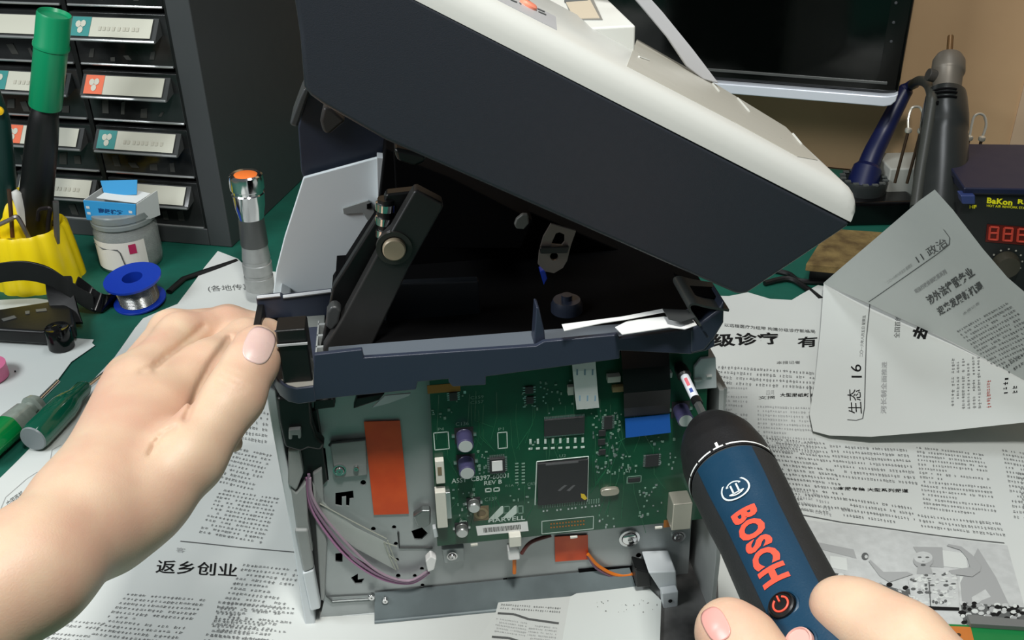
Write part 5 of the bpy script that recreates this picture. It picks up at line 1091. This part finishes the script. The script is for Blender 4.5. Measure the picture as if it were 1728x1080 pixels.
def seg7(x0, y0, w_, h_, ys_=-.0014):
    P = [(x0, y0), (x0+w_, y0+1), (x0+w_-1, y0+h_/2), (x0-1, y0+h_/2-.5), (x0-2, y0+h_), (x0+w_-2, y0+h_+1)]
    for a_, b_ in ((0, 1), (0, 3), (1, 2), (3, 2), (3, 4), (2, 5), (4, 5)): mb.tube([HF.px(*P[a_], 'y', ys_), HF.px(*P[b_], 'y', ys_)], .0011, 6)
for i in range(4): seg7(1671+i*24, 383+i*1.7, 14, 21)
obj('display_digits', mb, mat('digit_red', (176, 62, 46), .4, emit=.0), dw, label='red seven segment digits')
c = HF.px(1696, 444, 'y', 0); mb = MB(); mb.lathe(c, (0, -1, 0), [(0, .012), (.004, .0118), (.010, .010), (.0105, .001)], 28); obj('dial_knob', mb, mat('knob_olive', (52, 50, 40), .45), hs_, smooth=True)
mb = MB()
for i in range(9): a_ = -.3+i*.47; p = c+Vector((math.cos(a_)*.0145, -.0006, math.sin(a_)*.0145)); mb.lathe(p, (0, -1, 0), [(0, .0009), (.0003, .0009)], 8)
obj('dial_marks', mb, mat('dial_marks', (150, 150, 140), .5), hs_)
# hot air handle in its rest
HB = Fr(onz(1560, 420), 0); c0_ = HB.O; dpt_ = 1.00
ha = bpy.data.objects.new('hot_air_handle', None); CO.objects.link(ha); pA = at(1580, 400, .92); pB = at(1602, 92, .985); ha.location = pA; tag(ha, 'dark hot air gun handle standing nozzle up in front of the beige board', 'hot air gun')
v = pB-pA; L = v.length; k = L/309; rw = 43/1700*.96
f_ = lambda y: (400-y)*k
mb = MB(); mb.lathe((0, 0, 0), v, [(-90*k, rw*.7), (f_(380), rw*.9), (f_(300), rw*.98), (f_(240), rw*.92), (f_(226), rw*.86), (f_(222), rw*.90), (f_(200), rw*.88), (f_(170), rw*.78), (f_(160), rw*.72), (f_(156), rw*.5)], 40); obj('handle_body', mb, mat('handle_dark', (32, 35, 34), .3), ha, smooth=True)
e_ = v.normalized()*(-80*k); mb = MB(); mb.lathe((e_.x, e_.y, -pA.z+.0005), (0, 0, 1), [(0, rw*1.1), (.004, rw*1.1), (.006, rw*.8), (max(.01, e_.z+pA.z), rw*.72)], 32); obj('rest_socket', mb, BLACK, ha, smooth=True)
mb = MB(); mb.lathe((0, 0, 0), v, [(f_(160), rw*.52), (f_(128), rw*.56), (f_(126), rw*.6), (f_(122), rw*.64), (f_(104), rw*.62), (f_(95), rw*.5), (f_(91), rw*.3)], 36); obj('heater_shroud', mb, mat('shroud_brown_grey', (104, 98, 88), .45, .3), ha, smooth=True)
mb = MB(); mb.lathe((0, 0, 0), v, [(f_(92), .0030), (f_(58), .0030), (f_(57), .0022)], 16); obj('nozzle', mb, mat('nozzle_brass', (112, 84, 52), .4, .5), ha, smooth=True)
mb = MB(); q = at(1575, 128, .975)-pA; mb.lathe(q, (1, 0, -.3), [(-.006, .006), (.004, .006)], 14); obj('clamp_screw', mb, mat('clamp_dark', (58, 56, 52), .4), ha, .0005)
un = v.normalized(); tcv = (Vector(CP)-pA-v*.7); tcv = (tcv-un*tcv.dot(un)).normalized(); sdv = un.cross(tcv); sdv = sdv if sdv.x > 0 else -sdv
mb = MB()
for y in (172, 179, 187):
    r0 = rw*(.80 if y < 175 else .86); mb.tube([un*f_(y)+(tcv*math.cos(a_)+sdv*math.sin(a_))*r0 for a_ in [i*.1-.75 for i in range(13)]], .0012, 6)
mb.tube([un*f_(198)+(tcv*math.cos(a_)+sdv*math.sin(a_))*rw*.885 for a_ in (-.6, -.45, -.3)], .0022, 8); obj('vent_slots', mb, INNER, ha, smooth=True)
# handle rest bracket and wire loops
WR = mat('wire_chrome', (214, 210, 196), .2, .6)
def loop(P, d, lab):
    q = [at(x, y, d) for x, y in P]; mb = MB(); mb.tube(spl([p-q[0] for p in q], 5), .0013, 8)
    for p in (q[0], q[-1]): mb.lathe(p-q[0], (0, 0, 1), [(-.003, .001), (-.002, .003), (0, .0036), (.002, .003), (.003, .001)], 14)
    o = obj('wire_loop', mb, WR, loc=q[0], smooth=True); mb2 = MB(); 
    for s_ in (0, -1): mb2.tube([q[s_]-q[0], q[s_]-q[0]+Vector((-.004, 0, -.055))], .0016, 8)
    obj('loop_leg', mb2, mat('leg_brown', (66, 52, 38), .5, .4), o, smooth=True); return tag(o, lab, 'wire loop', 'wire loops of the hot air gun rest')
loop([(1533, 220), (1533, 200), (1538, 184), (1545, 180), (1554, 183), (1558, 200), (1554, 221)], .99, 'shiny wire loop left of the hot air gun')
loop([(1636, 233), (1640, 210), (1644, 197), (1652, 192), (1661, 196), (1664, 212), (1657, 234)], .99, 'shiny wire loop right of the hot air gun')
# swivel base with blue strain relief and cable
SB = Fr(onz(1465, 372), 0); sb_ = thing('iron_holder', SB, 'black ringed iron holder with a blue cable sleeve rising from it', 'iron holder')
zz = SB.px(1455, 300, 'y', .02).z
cB = Vector((-.005, .02, 0))
mb = MB(); mb.box(-.05, .045, -.015, .06, 0, .028); obj('holder_base', mb, BLACKG, sb_, .004, 3)
mb = MB(); mb.lathe(cB, (0, 0, 1), [(.02, .024), (zz-.004, .026), (zz, .025), (zz, .022)], 36, cap=False); mb.lathe(cB, (0, 0, 1), [(zz-.001, .022), (zz-.006, .018), (zz-.006, .001)], 36, cap=False); obj('ring_cup', mb, mat('ring_dark_grey', (40, 44, 44), .4), sb_, smooth=True)
mb = MB()
for i in range(14): a_ = i*math.pi/7; mb.box(cB.x+math.cos(a_)*.0230-.003, cB.x+math.cos(a_)*.0230+.003, cB.y+math.sin(a_)*.0230-.002, cB.y+math.sin(a_)*.0230+.002, zz-.0005, zz+.0012)
obj('ring_teeth', mb, mat('teeth_grey', (84, 88, 86), .4), sb_)
P = [(1453, 322, 1.118), (1462, 290, 1.12), (1474, 258, 1.12), (1492, 222, 1.12), (1512, 182, 1.115), (1530, 150, 1.11), (1545, 140, 1.10)]
q = [at(*p)-SB.O for p in P]; mb = MB(); mb.tube(spl(q, 5), [(.0180-.0004*i) if i < 7 else max(.0070, .0132-.0002*i) if i < 26 else .0056 for i in range(31)], 20); obj('cable_sleeve', mb, mat('sleeve_blue', (12, 22, 66), .4), sb_, smooth=True, label='blue rubber cable sleeve')
q = [at(*p)-SB.O for p in ((1540, 143, 1.09), (1552, 136, 1.06), (1566, 142, 1.02), (1573, 162, .96), (1570, 190, .95), (1562, 240, .94), (1552, 300, .93), (1545, 350, .92))]; mb = MB(); mb.tube(spl(q, 6), .0052, 14); obj('cable', mb, mat('cable_dark', (56, 58, 54), .4), sb_, smooth=True)
mb = MB(); mb.prism([onz(1360, 445, .03), onz(1470, 455, .03), onz(1500, 392, .03), onz(1398, 385, .03)], (0, 0, -.008)); b_ = onz(1430, 440); mb.v = [tuple(Vector(p)-b_) for p in mb.v]; SPG = obj('cleaning_sponge', mb, mat('sponge_tan', (126, 106, 62), .9, nz=.4, ns=60, c2=(84, 66, 34), bump=.6), loc=b_, bevel=.001)
tag(SPG, 'tan burnt cleaning sponge lying on a black box right of the scanner', 'sponge')
mb = MB(); mb.prism([onz(1368, 445, .0215), onz(1470, 456, .0215), onz(1496, 395, .0215), onz(1400, 388, .0215)], (0, 0, -.021)); mb.v = [tuple(Vector(p)-b_) for p in mb.v]; tag(obj('sponge_tray', mb, BLACK, loc=b_, bevel=.001), 'black tray box beneath the tan sponge', 'tray')
mb = MB(); mb.box(-.03, .03, 0, .05, 0, .055); WB = obj('white_box', mb, mat('offwhite_box', (176, 178, 170), .6), loc=onz(1534, 362), bevel=.002); tag(WB, 'pale box between the iron holder and the hot air gun', 'box')
for P, lab in (([(1290, 478, .003), (1330, 470, .004), (1360, 486, .003), (1385, 505, .004)], 'black cable on the green mat just right of the scanner corner'), ([(1300, 455, .003), (1330, 462, .003), (1350, 474, .003), (1400, 476, .003)], 'thin black cable behind the first one near the sponge tray')):
    p = [onz(*t) for t in P]; mb = MB(); mb.tube(spl([v-p[0] for v in p], 5), .0028, 8); tag(obj('black_cable', mb, BLACK, loc=p[0], smooth=True), lab, 'cable')
# circuit board at the lower right corner
GB = Fr(onz(1660, 1050, .008), -6); gb = thing('spare_circuit_board', GB, 'green circuit board with bare orange corner at the lower right of the picture', 'circuit board')
def gp(P, z): return [onz(x, y, .008+z)-GB.O for x, y in P]
gb.rotation_euler = (0, 0, 0)
mb = MB(); mb.prism(gp([(1586, 1052), (1800, 1062), (1830, 1180), (1600, 1180)], .0), (0, 0, -.0018)); obj('board', mb, mat('board_green', (22, 122, 62), .35, nz=.1), gb, .0003)
mb = MB(); mb.prism(gp([(1588, 1056), (1638, 1058), (1646, 1090), (1600, 1090)], .0004), (0, 0, -.0004)); obj('bare_corner', mb, mat('bare_orange', (190, 112, 46), .45), gb)
mb = MB(); c = gp([(1618, 1071)], .0005)[0]; mb.lathe(c, (0, 0, 1), [(0, .0012), (.0002, .0012)], 12); obj('corner_hole', mb, mat('hole_dark', (60, 40, 14), .6), gb)
mb = MB(); mb.prism(gp([(1632, 1036), (1800, 1052), (1800, 1062), (1638, 1052)], .0035), (0, 0, -.0035)); obj('grey_connector', mb, mat('grey_strip', (110, 112, 110), .5), gb, .0004)
